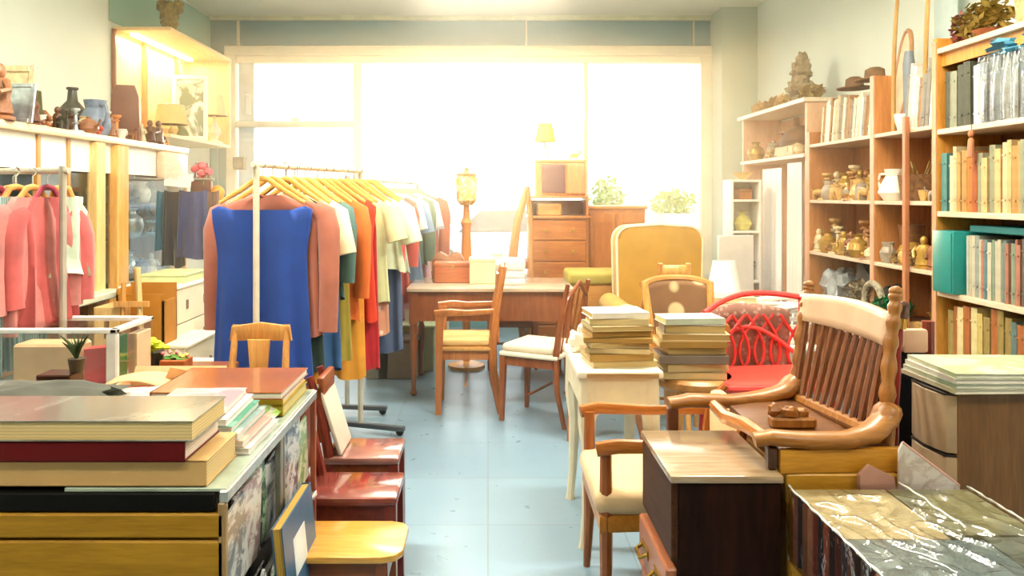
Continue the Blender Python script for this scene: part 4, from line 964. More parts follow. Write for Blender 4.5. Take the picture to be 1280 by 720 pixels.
# upholstered floral chair with its stack
t = thing('upholstered_chair', 'chair with brown flower-patterned curved back behind two book stacks', 'chair', (X(865, 3.72), 3.80, 0), .05)
FL = cloth('7A5634', .15, 'spots', 'CDB98A', 7)
SH = .66
mesh_obj('seat', G().lathe([(0, 0), (.165, 0), (.178, .015), (.178, .04), (.16, .055), (0, .055)], (0, -.12, SH - .055), 28), wood('B07A40', 'C89458', .35, 'x'), t)
mesh_obj('apron', G().lathe([(.14, 0), (.145, .09), (.14, .09), (.13, 0)], (0, -.12, SH - .145), 28), W_HON, t)
mesh_obj('backrest', G().grid(lambda u, v: ((u - .5) * (.28 + .06 * v), .13 + .05 * v + .05 * (1 - (2 * u - 1) ** 2) , .80 + .26 * v - .035 * abs(2 * u - 1) ** 3 * v), 14, 8), FL, t, thick=.035)
mesh_obj('top_rail', G().tube([((u / 10 - .5) * .35, .18 + .05 * (1 - (2 * u / 10 - 1) ** 2), 1.065 - .03 * abs(2 * u / 10 - 1) ** 3) for u in range(11)], .02, 8), wood('A8743C', 'C08C50', .35, 'x'), t)
for s in (-1, 1):
    mesh_obj('leg', leg(G(), (s * .10, -.22, SH - .06), (s * .13, -.26, 0), .02, .014), W_HON, t)
    mesh_obj('leg', G().tube([(s * .14, .10, 0), (s * .14, .06, SH), (s * .165, .17, 1.05)], [.016, .022, .018], 8), W_HON, t)
    mesh_obj('armrest', G().tube([(s * .16, .13, .87), (s * .19, .08, .86), (s * .19, .03, .85), (s * .18, .0, .845)], [.018, .018, .02, .026], 8), W_HON, t)
s2 = stack(8, X(866, 3.62), 3.66, SH, .31, .20, .026, .040, 9, 'of the stack on the round seat', 'books stacked on the round-seated chair', 'C9D2BE', 'pale green')
# low books and shelf behind
table('side_table', 'low honey wood table behind the flower-backed chair', (X(915, 4.9), 5.0, 0), 0, .42, .36, .70, W_HON, W_HONX, .08, .02, 'sq')
stack(5, X(915, 4.9), 4.98, .70, .31, .24, .02, .04, 15, 'of the low stack on the side table', 'books on the low side table', 'D8C8A0', 'buff')
# wicker basket, white
t = thing('wicker_basket', 'white wicker basket with a rim behind the red wicker chair', 'basket', (X(972, 4.75), 4.75, .62))
m = plain('F0E9DC', .7)
for i in range(5):
    rr = .13 + .012 * i; mesh_obj('weave_ring', G().tube([(rr * 1.2 * math.cos(a * PI / 10), rr * math.sin(a * PI / 10), .02 + i * .045) for a in range(20)], .011, 6, closed=True), m, t)
for i in range(16):
    a = i * PI / 8; mesh_obj('stake', G().tube([(.15 * math.cos(a), .125 * math.sin(a), 0), (.22 * math.cos(a), .185 * math.sin(a), .22)], .006, 5), m, t)
mesh_obj('base', G().lathe([(0, 0), (.13, 0), (.13, .012), (0, .012)], seg=20, sx=1.2), m, t)
mesh_obj('rim', G().tube([(.225 * math.cos(a * PI / 12), .19 * math.sin(a * PI / 12), .225 + .03 * math.cos(a * PI / 12)) for a in range(24)], .018, 8, closed=True), m, t)
table('plant_stand', 'low white stand beneath the white wicker basket', (X(972, 4.75), 4.75, 0), 0, .36, .36, .62, WHITEP, WHITEP, .06, .018, 'sq')

# red wicker chair ------------------------------------------------------------------------
t = thing('wicker_chair', 'red rattan chair with open lattice back beside the book stacks', 'chair', (X(955, 3.75), 3.7, 0), .12)
RD = plain('D8403A', .4, .15, coat=.3)
bx, bz0, bz1 = .24, .64, .99
def arc(n, f): return [f(i / n) for i in range(n + 1)]
mesh_obj('back_frame', G().tube(arc(16, lambda u: (-bx + 2 * bx * u, .16 + .06 * math.sin(PI * u), bz1 - .07 * (1 - u) ** 3 + .02 * math.sin(PI * u))), .014, 8)
         .tube([(-bx, .16, .45), (-bx - .01, .16, bz1 - .07)], .014, 8).tube([(bx, .16, .45), (bx + .01, .16, bz1)], .014, 8)
         .tube(arc(14, lambda u: (-bx + 2 * bx * u, .16 + .06 * math.sin(PI * u), .70 + .14 * math.sin(PI * u))), .010, 8), RD, t)
for i in range(6):
    x0 = -bx + .08 * i
    mesh_obj('lattice_cane', G().tube(arc(8, lambda u: (x0 + .09 * math.sin(PI * u), .17 + .05 * math.sin(PI * (x0 + bx) / (2 * bx)), bz0 - .1 + .36 * u)), .008, 6), RD, t)
    mesh_obj('lattice_cane', G().tube(arc(8, lambda u: (x0 + .14 - .1 * math.sin(PI * u), .175 + .05 * math.sin(PI * (x0 + bx) / (2 * bx)), bz0 - .1 + .36 * u)), .008, 6), RD, t)
mesh_obj('back_cushion', G().grid(lambda u, v: (-bx * .9 + 1.8 * bx * u, .215 + .05 * math.sin(PI * u), .5 + .42 * v + .03 * math.sin(PI * u) * v), 12, 6), cloth('9A6E5C', .3, 'spots', 'B89A86', 34), t, thick=.03)
mesh_obj('seat', G().prism([(-.27, -.2), (.2, -.24), (.26, -.1), (.26, .18), (-.26, .18)], 'xy', .62, .66, .008), plain('E04C40', .4, .1, coat=.3), t)
mesh_obj('seat_rim', G().tube([(-.27, -.2, .64), (.2, -.24, .64), (.27, -.1, .64), (.26, .18, .64), (-.26, .18, .64)], .016, 8, closed=True), RD, t)
for s in (-1, 1):
    mesh_obj('leg', leg(G(), (s * .22, -.18, .57), (s * .25, -.22, 0), .016, .013), RD, t); mesh_obj('leg', leg(G(), (s * .24, .16, .57), (s * .26, .2, 0), .016, .013), RD, t)

# ================================================================= LEFT FOREGROUND
# magazine display case: yellow boards at the front, glass side showing magazines
A0, A1, AX, AZ = 1.774, 2.70, -.585, .82
t = thing('magazine_case', 'open-sided counter case filled with magazines and edged in yellow boards', 'display case', (0, 0, 0))
YB_ = wood('A0741A', 'B88A26', .5, 'x', coat=0, spec=.2)
mesh_obj('top_board', G().box(-1.75, AX - .02, A0, A1, AZ - .041, AZ, .003), plain('0C0B08', .6, spec=.12), t)
mesh_obj('front_board', G().box(-1.75, AX, A0 - .004, A0 + .03, .722, .776, .004), YB_, t)
mesh_obj('front_board', G().box(-1.75, AX, A0 - .004, A0 + .03, .60, .716, .004), YB_, t)
mesh_obj('front_board', G().box(-1.75, AX - .02, A0 + .005, A0 + .03, .0, .60, .004), wood('8A6A1E', 'A08030', .4, 'x'), t)
mesh_obj('carcass', G().box(-1.75, AX - .10, A0 + .03, A1, 0, AZ - .041, .003), plain('2A2622', .6), t)
mesh_obj('glass_top', G().box(AX - .36, AX, A0 + .01, A1, AZ + .0, AZ + .008, .001), plain('A8B8A8', .08, .25, 6, coat=.6), t)
RIM = plain('CFCFC8', .25, .15, 30, metal=.7)
mesh_obj('edge_rail', G().box(AX - .012, AX + .008, A0, A1, AZ - .022, AZ + .006, .003), RIM, t)
mesh_obj('edge_rail', G().box(AX - .012, AX + .008, A0, A1, .47, .49, .003), RIM, t)
mesh_obj('corner_post', G().box(AX - .014, AX + .004, A0 - .004, A0 + .016, 0, AZ - .02, .003), wood('8A6A40', 'A88858', .4, 'z'), t)
mesh_obj('corner_post', G().box(AX - .012, AX + .006, 2.24, 2.262, 0, AZ - .02, .003).box(AX - .012, AX + .006, 2.275, 2.29, 0, AZ - .02, .003), STEEL, t)
mesh_obj('corner_post', G().box(AX - .012, AX + .006, A1 - .016, A1, 0, AZ - .02, .003), wood('9A4A38', 'B0604A', .4, 'z'), t)
mesh_obj('ledge', G().box(AX - .12, AX + .11, A0 - .0, A1, .22, .245, .003), wood('7A5A3A', '8E6C48', .5, 'y'), t)
mc = [('7A8088', 'D8D8D8', 'grey and white'), ('C8CCD0', '6A7078', 'silver'), ('8AA878', 'E0E8C8', 'pale green'), ('E4DCD4', 'A88888', 'pink-white'), ('4A5560', 'B8C0C4', 'slate'), ('E2B860', '8A6A3A', 'yellow'), ('2F5A48', 'A8C0A0', 'dark green'), ('D0D4D8', '405870', 'pale blue')]
i = 0
for lvl, (zb, hh) in enumerate(((.50, .26), (.245, .22))):
    for k in range(7):
        y = A0 + .175 + k * .112; h1, h2, nm = mc[(i * 3 + lvl) % 8]
        t2 = thing('magazine', '%s magazine in the %s row of the case side, %s from the front' % (nm, ['upper', 'lower'][lvl], ORD[k]), 'magazine', (AX - .035 - .006 * (k % 3), y, zb + .012), 0, 'magazines standing in the case side')
        t2.rotation_euler = (.10 * (-1) ** k + .22, .08, -.12)
        mesh_obj('cover', G().box(-.003, .003, -.085, .085, 0, hh * (.9 + .1 * ((k * 7) % 3) / 3)), cover_mat(h1, h2, 14, .25), t2)
        i += 1
# magazines on the lower ledge, stacked edges
for k in range(5):
    y = A0 + .26 + k * .13
    h1, h2, nm = mc[(k * 5 + 1) % 8]
    t2 = thing('magazine', '%s plastic-sleeved magazine leaning on the outer ledge, %s from the front' % (nm, ORD[k]), 'magazine', (AX + .04 + .008 * (k % 2), y, .246), 0, 'sleeved magazines on the outer ledge')
    t2.rotation_euler = (.24, -.10, .05)
    mesh_obj('cover', G().box(-.004, .004, -.08, .08, 0, .27), cover_mat(h1, h2, 12, .15), t2)
    if k not in (1, 2): continue
    mesh_obj('sleeve', G().box(-.005, .006, -.082, .084, -.0005, .273), glassy('plastic_sleeve', (.96, .97, .97, 1), .15, .06, .3), t2)
# big books
book_flat('thick cream book with yellow edges lowest in the big front stack', (-1.13, 1.90, AZ + .009), .0, 1.0, .22, .058, 'D8B878', 'DDBE88', 'front', 'large books on the magazine case', covm=plain('CDA468', .6, .05))
book_flat('dark red book in the middle of the big front stack', (-1.174, 1.895, AZ + .068), -.0, 1.0, .235, .045, '6E0F10', 'E8DCD0', 'front', 'large books on the magazine case', covm=plain('5E0A0C', .5, .1, spec=.2))
book_flat('large book with glossy grey picture cover on top of the front stack', (-1.155, 1.89, AZ + .114), .0, 1.0, .225, .046, '8A8A80', 'E6C88C', 'left', 'large books on the magazine case', covm=cover_mat('66665E', '84847A', 3, .22))
# the magazines fanned beside them
fan = [('B8B8B4', 'D8D8D8', 'silvery grey'), ('B89080', 'D8B8A0', 'brown'), ('8AA0A0', 'C0CCCC', 'grey teal'), ('2E8A70', '7AB8A0', 'green'), ('E8E4E0', 'F4F2EE', 'white'), ('D89AA0', 'E8C8C8', 'pink')]
for i, (h1, h2, nm) in enumerate(fan):
    book_flat('%s thin magazine, %s from the bottom of the pile right of the front stack' % (nm, ORD[i]), (AX - .112 - .018 * i, 2.15 + .004 * i, AZ + .009 + i * .0165), -.02 + .015 * i, .20, .27, .016, h1, 'EDE8E0', 'left', 'magazines beside the big books', covm=cover_mat(h1, h2, 6, .25), name='magazine', cat='magazine', soft=True)
solo('folded_leaflet', G().grid(lambda u, v: (-.05 + .1 * u, -.09 + .18 * v, .012 + .035 * math.sin(PI * u) * v), 6, 4), cover_mat('9CC860', 'F0F0E8', 9, .2), 'bright green curled leaflet lying on the glass top', 'leaflet', (-.66, 2.36, AZ + .012), .0, thick=.001)
# brown folder pile
book_flat('olive yellow album lowest under the brown leather folder', (-.79, 2.52, AZ + .009), .0, .37, .32, .030, 'A08A1E', 'D8C890', 'front', 'albums at the back of the magazine case', covm=plain('A48E22', .45))
book_flat('bright yellow album under the brown leather folder', (-.795, 2.525, AZ + .040), .02, .37, .32, .020, 'D0A828', 'EDE8DC', 'front', 'albums at the back of the magazine case', covm=plain('CFA62C', .45))
t = book_flat('glossy brown leather folder on top of the yellow albums', (-.80, 2.52, AZ + .061), .0, .39, .34, .022, 'A4602C', 'EFE8DC', 'left', 'albums at the back of the magazine case', covm=plain('98561E', .22, .15, 5, coat=.3))
book_flat('pale grey magazine lying left of the brown folder', (-1.13, 2.52, AZ + .009), .25, .24, .30, .014, 'B8B8B0', 'E8E8E4', 'left', None, covm=cover_mat('A8A8A4', 'E8E8E8', 7, .2), name='magazine', cat='magazine', soft=True)
t = thing('paper_folder', 'open buff card folder with raised flaps left of the brown folder', 'folder', (-1.12, 2.78, .82), .1)
mesh_obj('card', G().grid(lambda u, v: (-.2 + .5 * u, -.1 + .2 * v, .012 + .03 * abs(math.sin(2.2 * PI * u)) * (1 - .4 * v)), 14, 4), plain('D8AC7C', .7, .06), t, thick=.003)
mesh_obj('flap', G().prism([(-.02, .0), (.09, .01), (.06, .05), (.01, .06)], 'xz', .02, .024), plain('D0A272', .7), t)
t2 = thing('cardboard_carton', 'large buff cardboard carton with open flaps behind the magazine case', 'carton', (-1.28, 3.08, 0))
cb = plain('D2A678', .75, .06)
mesh_obj('box', G().box(-.2, .2, -.22, -.21, 0, .73).box(-.2, .2, .21, .22, 0, .73).box(-.2, -.19, -.21, .21, 0, .73).box(.19, .2, -.21, .21, 0, .73).box(-.19, .19, -.21, .21, .60, .61), cb, t2)
mesh_obj('flap', G().cbox((.0, -.245, .75), (.38, .005, .08), (.9, 0, 0)), cb, t2)
mesh_obj('flap', G().cbox((.0, .245, .745), (.38, .005, .06), (-.6, 0, 0)), cb, t2); mesh_obj('flap', G().cbox((.215, 0, .745), (.005, .4, .06), (0, .5, 0)), cb, t2)
for i, (hx, nm) in enumerate((('E9E6E0', 'white'), ('C8D0D4', 'pale grey'), ('E0C8A8', 'beige'))):
    book_flat('%s magazine %s inside the open carton' % (nm, ['lowest', 'second', 'topmost'][i]), (-1.28, 3.08, .612 + i * .021), .1 * i, .30, .30, .02, hx, 'EDE8DE', 'left', 'magazines in the open carton', name='magazine', cat='magazine')
# dark cushions at left
t = thing('dark_cloth', 'dark green-black crumpled cloth at the left behind the books', 'cloth', (-1.43, 2.50, AZ)); t['category'] = 'cloth'
mesh_obj('cloth', G().ell((0, 0, .03), (.26, .16, .04), 24, 10, .5, 5), cloth('2C2E20', .4), t)
# clear storage box on a small table
table('side_table', 'small brown table under the clear plastic box at the left', (-1.72, 3.42, 0), 0, .74, .46, .70, W_BRN, W_BRNX, .08, .024, 'sq')
t = thing('clear_box', 'clear plastic display box with white rim at the left edge', 'box', (-1.72, 3.18, .70))
RIMW = plain('EDEDEA', .25)
bx0, bx1, by0, by1, bh = -.3, .265, -.0, .36, .245
t.location = (-1.76, 3.22, .70)
mesh_obj('rim', G().box(bx0, bx1, by0, by0 + .03, bh - .02, bh, .004).box(bx0, bx1, by1 - .03, by1, bh - .02, bh, .004).box(bx0, bx0 + .03, by0, by1, bh - .02, bh, .004).box(bx1 - .03, bx1, by0, by1, bh - .02, bh, .004), RIMW, t)
mesh_obj('corner', G().box(bx1 - .045, bx1, by0, by0 + .03, 0, bh - .02, .006).box(bx0, bx0 + .03, by0, by0 + .03, 0, bh - .02, .006), plain('DADAD8', .25), t)
mesh_obj('walls', G().box(bx0, bx1, by0 + .004, by0 + .008, 0, bh - .02).box(bx0, bx1, by1 - .008, by1 - .004, 0, bh - .02).box(bx1 - .008, bx1 - .004, by0 + .01, by1 - .01, 0, bh - .02).box(bx0 + .004, bx0 + .008, by0 + .01, by1 - .01, 0, bh - .02), glassy('clear_plastic', (.97, .98, .98, 1), .05, fk=.2), t)
mesh_obj('base', G().box(bx0, bx1, by0, by1, 0, .008), RIMW, t)
mesh_obj('lid', G().box(bx0 + .03, bx1 - .03, by0 + .03, by1 - .03, bh - .008, bh - .004), glassy('clear_lid', (.97, .98, .98, 1), .05, fk=.12), t)
solo('card_box', G().box(-.16, .1, -.07, .07, 0, .165, .01), plain('DDB384', .6), 'peach coloured card box inside the clear plastic box', 'box', (-1.78, 3.33, .709))
solo('gift_bag', G().prism([(-.05, 0), (.05, 0), (.055, .15), (-.055, .14)], 'xz', -.04, .04, .004), plain('C03A3C', .5), 'red paper bag inside the clear plastic box', 'bag', (-1.61, 3.33, .709))
solo('notebook', G().box(-.008, .008, -.06, .06, 0, .19, .002), plain('5A8A4A', .5), 'green notebook standing inside the clear plastic box', 'book', (-1.535, 3.33, .709))
solo('envelope_pack', G().box(-.02, .02, -.07, .07, 0, .185, .002), plain('E2C6A0', .5), 'buff envelope pack at the right inside the clear plastic box', 'envelopes', (-1.515 + .0, 3.48, .709))
def spiky(name, label, cat, loc, n, L, hexc, seed, pot=None):
    t = thing(name, label, cat, loc); q = random.Random(seed); g = G()
    for i in range(n):
        a = q.uniform(0, 2 * PI); tl = q.uniform(.1, .8); l = L * q.uniform(.6, 1)
        p = [(0, 0, 0), (math.cos(a) * tl * l * .4, math.sin(a) * tl * l * .4, l * .55), (math.cos(a) * tl * l, math.sin(a) * tl * l, l * .95)]
        g.tube(p, [.006, .007, .001], 4, flat=.4)
    mesh_obj('foliage', g, plain(hexc, .6, .3, 30), t, sharp=1.5)
    if pot: mesh_obj('pot', G().lathe([(0, -pot[1]), (pot[0] * .75, -pot[1]), (pot[0], 0), (pot[0] * .9, 0), (0, -.01)], seg=16), plain(pot[2], .6), t)
    return t
spiky('spiky_plant', 'small dark green spiky plant in front of the clear box', 'plant', (-1.47, 2.86, .90), 26, .10, '3E5230', 4, (.03, .05, '4A3A28'))
solo('plant_stand', G().box(-.06, .06, -.05, .05, 0, .85, .004), W_DRK, 'narrow dark stand beneath the small spiky plant', 'stand', (-1.47 - .11 + .05, 2.86, 0))
# lime plant and flower trough on a low table
table('plant_table', 'low brown table behind the carton carrying the lime green plant', (-1.47, 3.66, 0), 0, .56, .34, .69, W_BRN, W_BRNX, .08, .022, 'sq')
t = thing('potted_plant', 'lime green leafy plant in a dark pot', 'plant', (X(188, 3.6), 3.6, .69))
q = random.Random(3); g = G()
for i in range(46):
    a = q.uniform(0, 2 * PI); rr = q.uniform(0, .075); p = Vector((rr * math.cos(a), rr * math.sin(a) * .7, .10 + q.uniform(-.01, .045))); s = q.uniform(.014, .024)
    g.ell(p, (s, s, s * .45), 7, 4)
mesh_obj('foliage', g, plain('C4DA20', .5, .2, 30), t); mesh_obj('pot', G().lathe([(0, 0), (.045, 0), (.06, .09), (.054, .09), (0, .08)], seg=18), plain('23261C', .5), t)
mesh_obj('side_shoot', G().ell((-.07, -.02, .05), (.02, .02, .012), 7, 5).ell((-.05, -.04, .07), (.018, .018, .01), 7, 5).tube([(-.07, -.02, .05), (-.04, 0, .08)], .003, 5), plain('B8CC30', .5), t)
t = thing('flower_trough', 'brown wooden trough of small yellow and pink flowers beside the lime plant', 'planter', (X(221, 3.6), 3.6, .69))
mesh_obj('trough', G().box(-.06, .055, -.05, .05, 0, .06, .004), wood('9A4E24', 'B0662E', .5, 'x'), t)
g = G()
for i in range(9): g.ell((-.05 + .012 * i, q.uniform(-.03, .02), .07 + q.uniform(0, .02)), (.011, .011, .009), 7, 4)
mesh_obj('flowers', g, cover_mat('D8C030', 'D86A80', 40, .6), t); mesh_obj('leaves', G().ell((0, 0, .062), (.055, .04, .014), 14, 6, .7, 9), LEAF2, t)
# yellow wooden chair with its back to us
sidechair('wooden_chair', 'yellow-brown wooden chair back in front of the blue top', (X(322, 3.55), 3.38, 0), PI * 0, W_HON, W_HONX, .30, .34, .45, .90, 0, 'splat', legr=.016)

# three small chairs in a row, facing right
t = sidechair('small_chair', 'reddish wooden chair with glossy seat farthest in the left row', (-.50, 3.28, 0), PI / 2, W_RED, plain('9A6A60', .15, .2, 6, coat=.8), .27, .30, .45, .76, 0, 'panel', legr=.018, mx=wood('7A3A1C', '94502A', .35, 'x'))
t = sidechair('small_chair', 'dark red wooden chair with worn glossy seat in the middle of the left row', (-.475, 2.86, 0), PI / 2, W_RED, plain('7E3C34', .15, .35, 8, coat=.8), .27, .33, .45, .74, 0, 'panel', legr=.018, mx=wood('5E2014', '7A3422', .35, 'x'))
t = thing('stool', 'low stool with rounded yellow plywood seat nearest in the left row', 'stool', (-.405, 2.41, 0))
mesh_obj('seat', G().prism([(-.165, -.13), (.10, -.13), (.14, -.115), (.158, -.08), (.158, .08), (.14, .115), (.10, .13), (-.165, .13)], 'xy', .43, .45, .004), wood('D89A38', 'E4AE52', .25, 'x', coat=.5), t)
mesh_obj('apron', G().box(-.14, .11, -.105, -.09, .37, .43).box(-.14, .11, .09, .105, .37, .43).box(.1, .115, -.09, .09, .37, .43), W_BRNX, t)
for sx in (-.13, .10):
    for sy in (-.10, .10): mesh_obj('leg', sqleg(G(), sx, sy, 0, .43, .017, .012, .01 if sx > 0 else -.01, 0), W_BRN, t)
t = thing('slotted_board', 'cream plastic board with a handle slot standing on the farthest small chair', 'board', (-.585, 3.28, .452)); t.rotation_euler = (0, -.30, 0)
mesh_obj('board', G().box(-.008, .008, -.115, .115, 0, .30, .006, 2), plain('E2DCCB', .45, .05), t)
mesh_obj('handle_slot', G().box(.006, .0095, -.035, .035, .245, .265, .001), plain('A8A090', .5), t)
# blue book leaning at the side
t = thing('blue_book', 'blue bound book with a white label leaning beside the magazine case', 'book', (-.515, 2.25, .246)); t.rotation_euler = (0, -.10, 0)
mesh_obj('cover', G().box(.012, .016, -.17, .17, 0, .37, .001).box(-.014, -.010, -.17, .17, 0, .37, .001).box(-.014, .016, .166, .17, 0, .37, .001), plain('3F5F80', .4, .15, 12), t)
mesh_obj('pages', G().box(-.010, .012, -.165, .164, .004, .366), pages_mat('D8AE4C', 'x'), t)
mesh_obj('paper_label', G().box(.0155, .0172, -.08, .05, .20, .30), plain('E8ECEC', .5), t)

# ================================================================= RIGHT SIDE
# upholstered armchair facing left
t = thing('upholstered_armchair', 'wooden armchair with plump cream seat beside the dark drawers', 'armchair', (.64, 2.97, 0), -PI / 2)
AW = wood('8A4A1C', 'A8622A', .3, 'z'); AWX = wood('A05A20', 'BA7230', .3, 'y')
cw, cd = .50, .50
mesh_obj('seat_frame', G().prism([(-.25, -.26), (.25, -.26), (.21, .22), (-.21, .22)], 'xy', .33, .39, .008), wood('B87424', 'C88838', .35, 'x'), t)
mesh_obj('seat_cushion', G().grid(lambda u, v: ((.255 - .03 * v) * math.cos(2 * PI * u) ** 1 * (1 if abs(math.cos(2 * PI * u)) < .7 else 1) * min(1, 1.25 * math.sin(PI * min(max(v, .0), 1) * .5 + .0) + .0) if False else 0, 0, 0), 1, 1) if False else
         G().box(-.255, .255, -.275, .2, .385, .475, .04, 4), cloth('DBBB8E', .06), t)
for s in (-1, 1):
    mesh_obj('leg', G().tube([(s * .225, -.235, .62), (s * .225, -.235, .36), (s * .228, -.235, .2), (s * .23, -.245, .0)], [.020, .024, .021, .014], 8), AW, t)
    mesh_obj('leg', G().tube([(s * .19, .27, 0), (s * .19, .2, .36), (s * .195, .24, .66), (s * .2, .30, .73)], [.016, .022, .02, .016], 8), AW, t)
    mesh_obj('armrest', G().tube([(s * .24, -.27, .615), (s * .25, -.2, .628), (s * .24, 0, .622), (s * .205, .24, .632)], [.026, .026, .021, .018], 10, flat=.7), AWX, t)
mesh_obj('backrest', G().box(-.19, .19, .23, .29, .48, .72, .02, 2), cloth('D9B884', .08), t)

# dark dresser, drawers facing left
t = thing('dark_dresser', 'dark brown dresser with pale glossy top and open drawers facing left', 'drawers', (.48, 2.09, 0))
dw, dd, dh = .285, .40, .75
mesh_obj('body', G().box(.018, dw, 0, dd, .0, dh - .02, .003), wood('1C0D08', '2E160D', .6, 'z', coat=0, spec=.1), t)
mesh_obj('top', G().box(-.004, dw + .006, -.006, dd + .004, dh - .02, dh, .004, 2), wood('A08464', 'BCA284', .12, 'x', coat=.9), t)  # top is paler and glossier than the body
mesh_obj('upper_panel', G().box(.0, .02, .004, dd - .004, .52, dh - .02, .004), wood('3A1E10', '50301A', .55, 'y', coat=0, spec=.15), t)
for r, (z0, z1, out) in enumerate(((.36, .50, .012), (.19, .34, .006), (.03, .17, .0))):
    d = mesh_obj('drawer', G().box(-out, .02, .012, dd - .012, z0, z1, .006).box(-out - .004, -out + .004, .006, dd - .006, z0 - .004, z0 + .012, .003), wood('A05A3A', 'BC7650', .35, 'y'), t)
    for yy in (.11, .29):
        mesh_obj('handle', G().tube([(-out - .002, yy - .04, (z0 + z1) / 2), (-out - .022, yy - .03, (z0 + z1) / 2 - .012), (-out - .022, yy + .03, (z0 + z1) / 2 - .012), (-out - .002, yy + .04, (z0 + z1) / 2)], .006, 6).box(-out - .004, -out + .001, yy - .05, yy + .05, (z0 + z1) / 2 - .016, (z0 + z1) / 2 + .016, .003), BRASS, d)

# big carved armchair
CW = wood('86501A', 'AA7030', .4, 'z', coat=.2); CWX = wood('88521A', 'AC7230', .4, 'x', coat=.2)
t = thing('carved_armchair', 'carved wooden armchair with turned posts and spindle back over the dark dresser', 'armchair', (0, 0, 0))
near_post = [(1.095, 2.22, .70), (1.10, 2.215, .83), (1.105, 2.22, .88), (1.115, 2.23, .96), (1.13, 2.25, 1.05), (1.145, 2.26, 1.12), (1.155, 2.27, 1.17), (1.16, 2.275, 1.205)]
far_post = [(1.05, 2.72, .66), (1.05, 2.71, .80), (1.055, 2.72, .88), (1.065, 2.73, .97), (1.08, 2.74, 1.06), (1.09, 2.745, 1.11), (1.10, 2.75, 1.15), (1.105, 2.755, 1.17)]
def dense(pts, n=5):
    o = []
    for a, b2 in zip(pts, pts[1:]):
        for k in range(n): o.append(Vector(a).lerp(Vector(b2), k / n))
    o.append(Vector(pts[-1])); return o
def beads(n, r, amp, seed=0):
    return [r * (1 + amp * math.sin(i * 1.55 + seed) * (1 if i > n * .30 else .15)) * (1.15 if i < n * .3 else (1 - .25 * i / n)) for i in range(n)]
for pts, nm in ((near_post, 0), (far_post, 1)):
    dp = dense(pts); mesh_obj('back_post', G().tube(dp, beads(len(dp), .022, .17, nm), 12), CW, t, sharp=1.2)
    mesh_obj('finial', G().ell((pts[-1][0], pts[-1][1], pts[-1][2] + .004), (.019, .019, .016), 10, 6), CW, t)
def rail_grid(z0f, z1f, bow, zt0, zt1):
    def f(u, v):
        a, b2 = Vector(near_post[-3]), Vector(far_post[-3]); p = a.lerp(b2, u); p.x += bow * math.sin(PI * u)
        zt = (zt0 + (zt1 - zt0) * v) + .012 * math.sin(PI * u) * v; p.z = zt; p.x -= (1.16 - zt) * .16; return p
    return f
mesh_obj('top_rail', G().grid(rail_grid(0, 0, .03, 1.055, 1.145), 12, 4), plain('E2BFA0', .25, .08, coat=.5), t, thick=.022)  # cream tone is light painted onto the brown wooden rail
for i in range(11):
    u = .06 + i * .088; top = rail_grid(0, 0, .03, 1.055, 1.145)(u, .1); a, b2 = Vector((1.07, 2.22, .82)), Vector((1.03, 2.72, .80)); lo_ = a.lerp(b2, u)
    dp = dense([tuple(lo_), tuple(lo_.lerp(Vector(top), .5)), tuple(top)], 4)
    mesh_obj('spindle', G().tube(dp, [.0085, .010, .011, .012, .0115, .010, .011, .0095, .008], 7), wood('6E3A1C', '8E5430', .35, 'z', coat=.3), t)
mesh_obj('lower_rail', G().tube([(1.075, 2.22, .82), (1.035, 2.72, .80)], .02, 8), CW, t)
def armshape(pts, rad, fl): return G().tube(dense(pts, 3), [rad[min(i // 3, len(rad) - 1)] for i in range(3 * (len(pts) - 1) + 1)], 10, flat=fl)
mesh_obj('armrest', armshape([(.715, 2.15, .825), (.76, 2.145, .833), (.85, 2.14, .827), (.96, 2.145, .826), (1.04, 2.17, .838), (1.09, 2.205, .86), (1.115, 2.22, .90)], [.019, .022, .023, .023, .027, .028, .022], 1.5), CWX, t, sharp=1.2)
mesh_obj('armrest', armshape([(.59, 2.62, .80), (.66, 2.625, .81), (.80, 2.65, .80), (.92, 2.68, .805), (1.0, 2.70, .82), (1.05, 2.72, .86)], [.021, .024, .023, .025, .028, .022], 1.5), CWX, t, sharp=1.2)
mesh_obj('front_rail', G().tube([(.735, 2.60, .80), (.73, 2.45, .80), (.745, 2.30, .82), (.76, 2.17, .82)], [.018, .022, .022, .018], 8), wood('B06A34', 'CC8A4E', .2, 'y', coat=.6), t)
mesh_obj('arm_support', G().box(.745, .772, 2.125, 2.155, .752, .81, .004), W_DRK, t)
mesh_obj('arm_support', G().box(.585, .62, 2.60, 2.63, 0, .79, .004), wood('5A3018', '74422A', .35, 'z'), t)
mesh_obj('seat', G().prism([(.785, 2.13), (1.105, 2.15), (1.05, 2.72), (.785, 2.60)], 'xy', .76, .80, .006), wood('5A3418', '744824', .4, 'x'), t)
mesh_obj('apron', G().prism([(.775, 2.118), (1.11, 2.135), (1.11, 2.16), (.775, 2.143)], 'xy', .743, .806, .004), W_YEL, t)
mesh_obj('leg', leg(G(), (1.09, 2.24, .74), (1.10, 2.24, 0), .024, .018), CW, t); mesh_obj('leg', leg(G(), (1.04, 2.70, .74), (1.06, 2.72, 0), .024, .018), CW, t)
# carved scroll at arm joint
mesh_obj('scroll_carving', G().ell((.885, 2.35, .845), (.03, .025, .018), 10, 6, .6, 2).ell((.93, 2.36, .84), (.02, .02, .016), 8, 6, .5, 3).ell((.845, 2.36, .85), (.018, .02, .02), 8, 6, .5, 4).box(.83, .96, 2.33, 2.38, .80, .832, .006), CW, t)
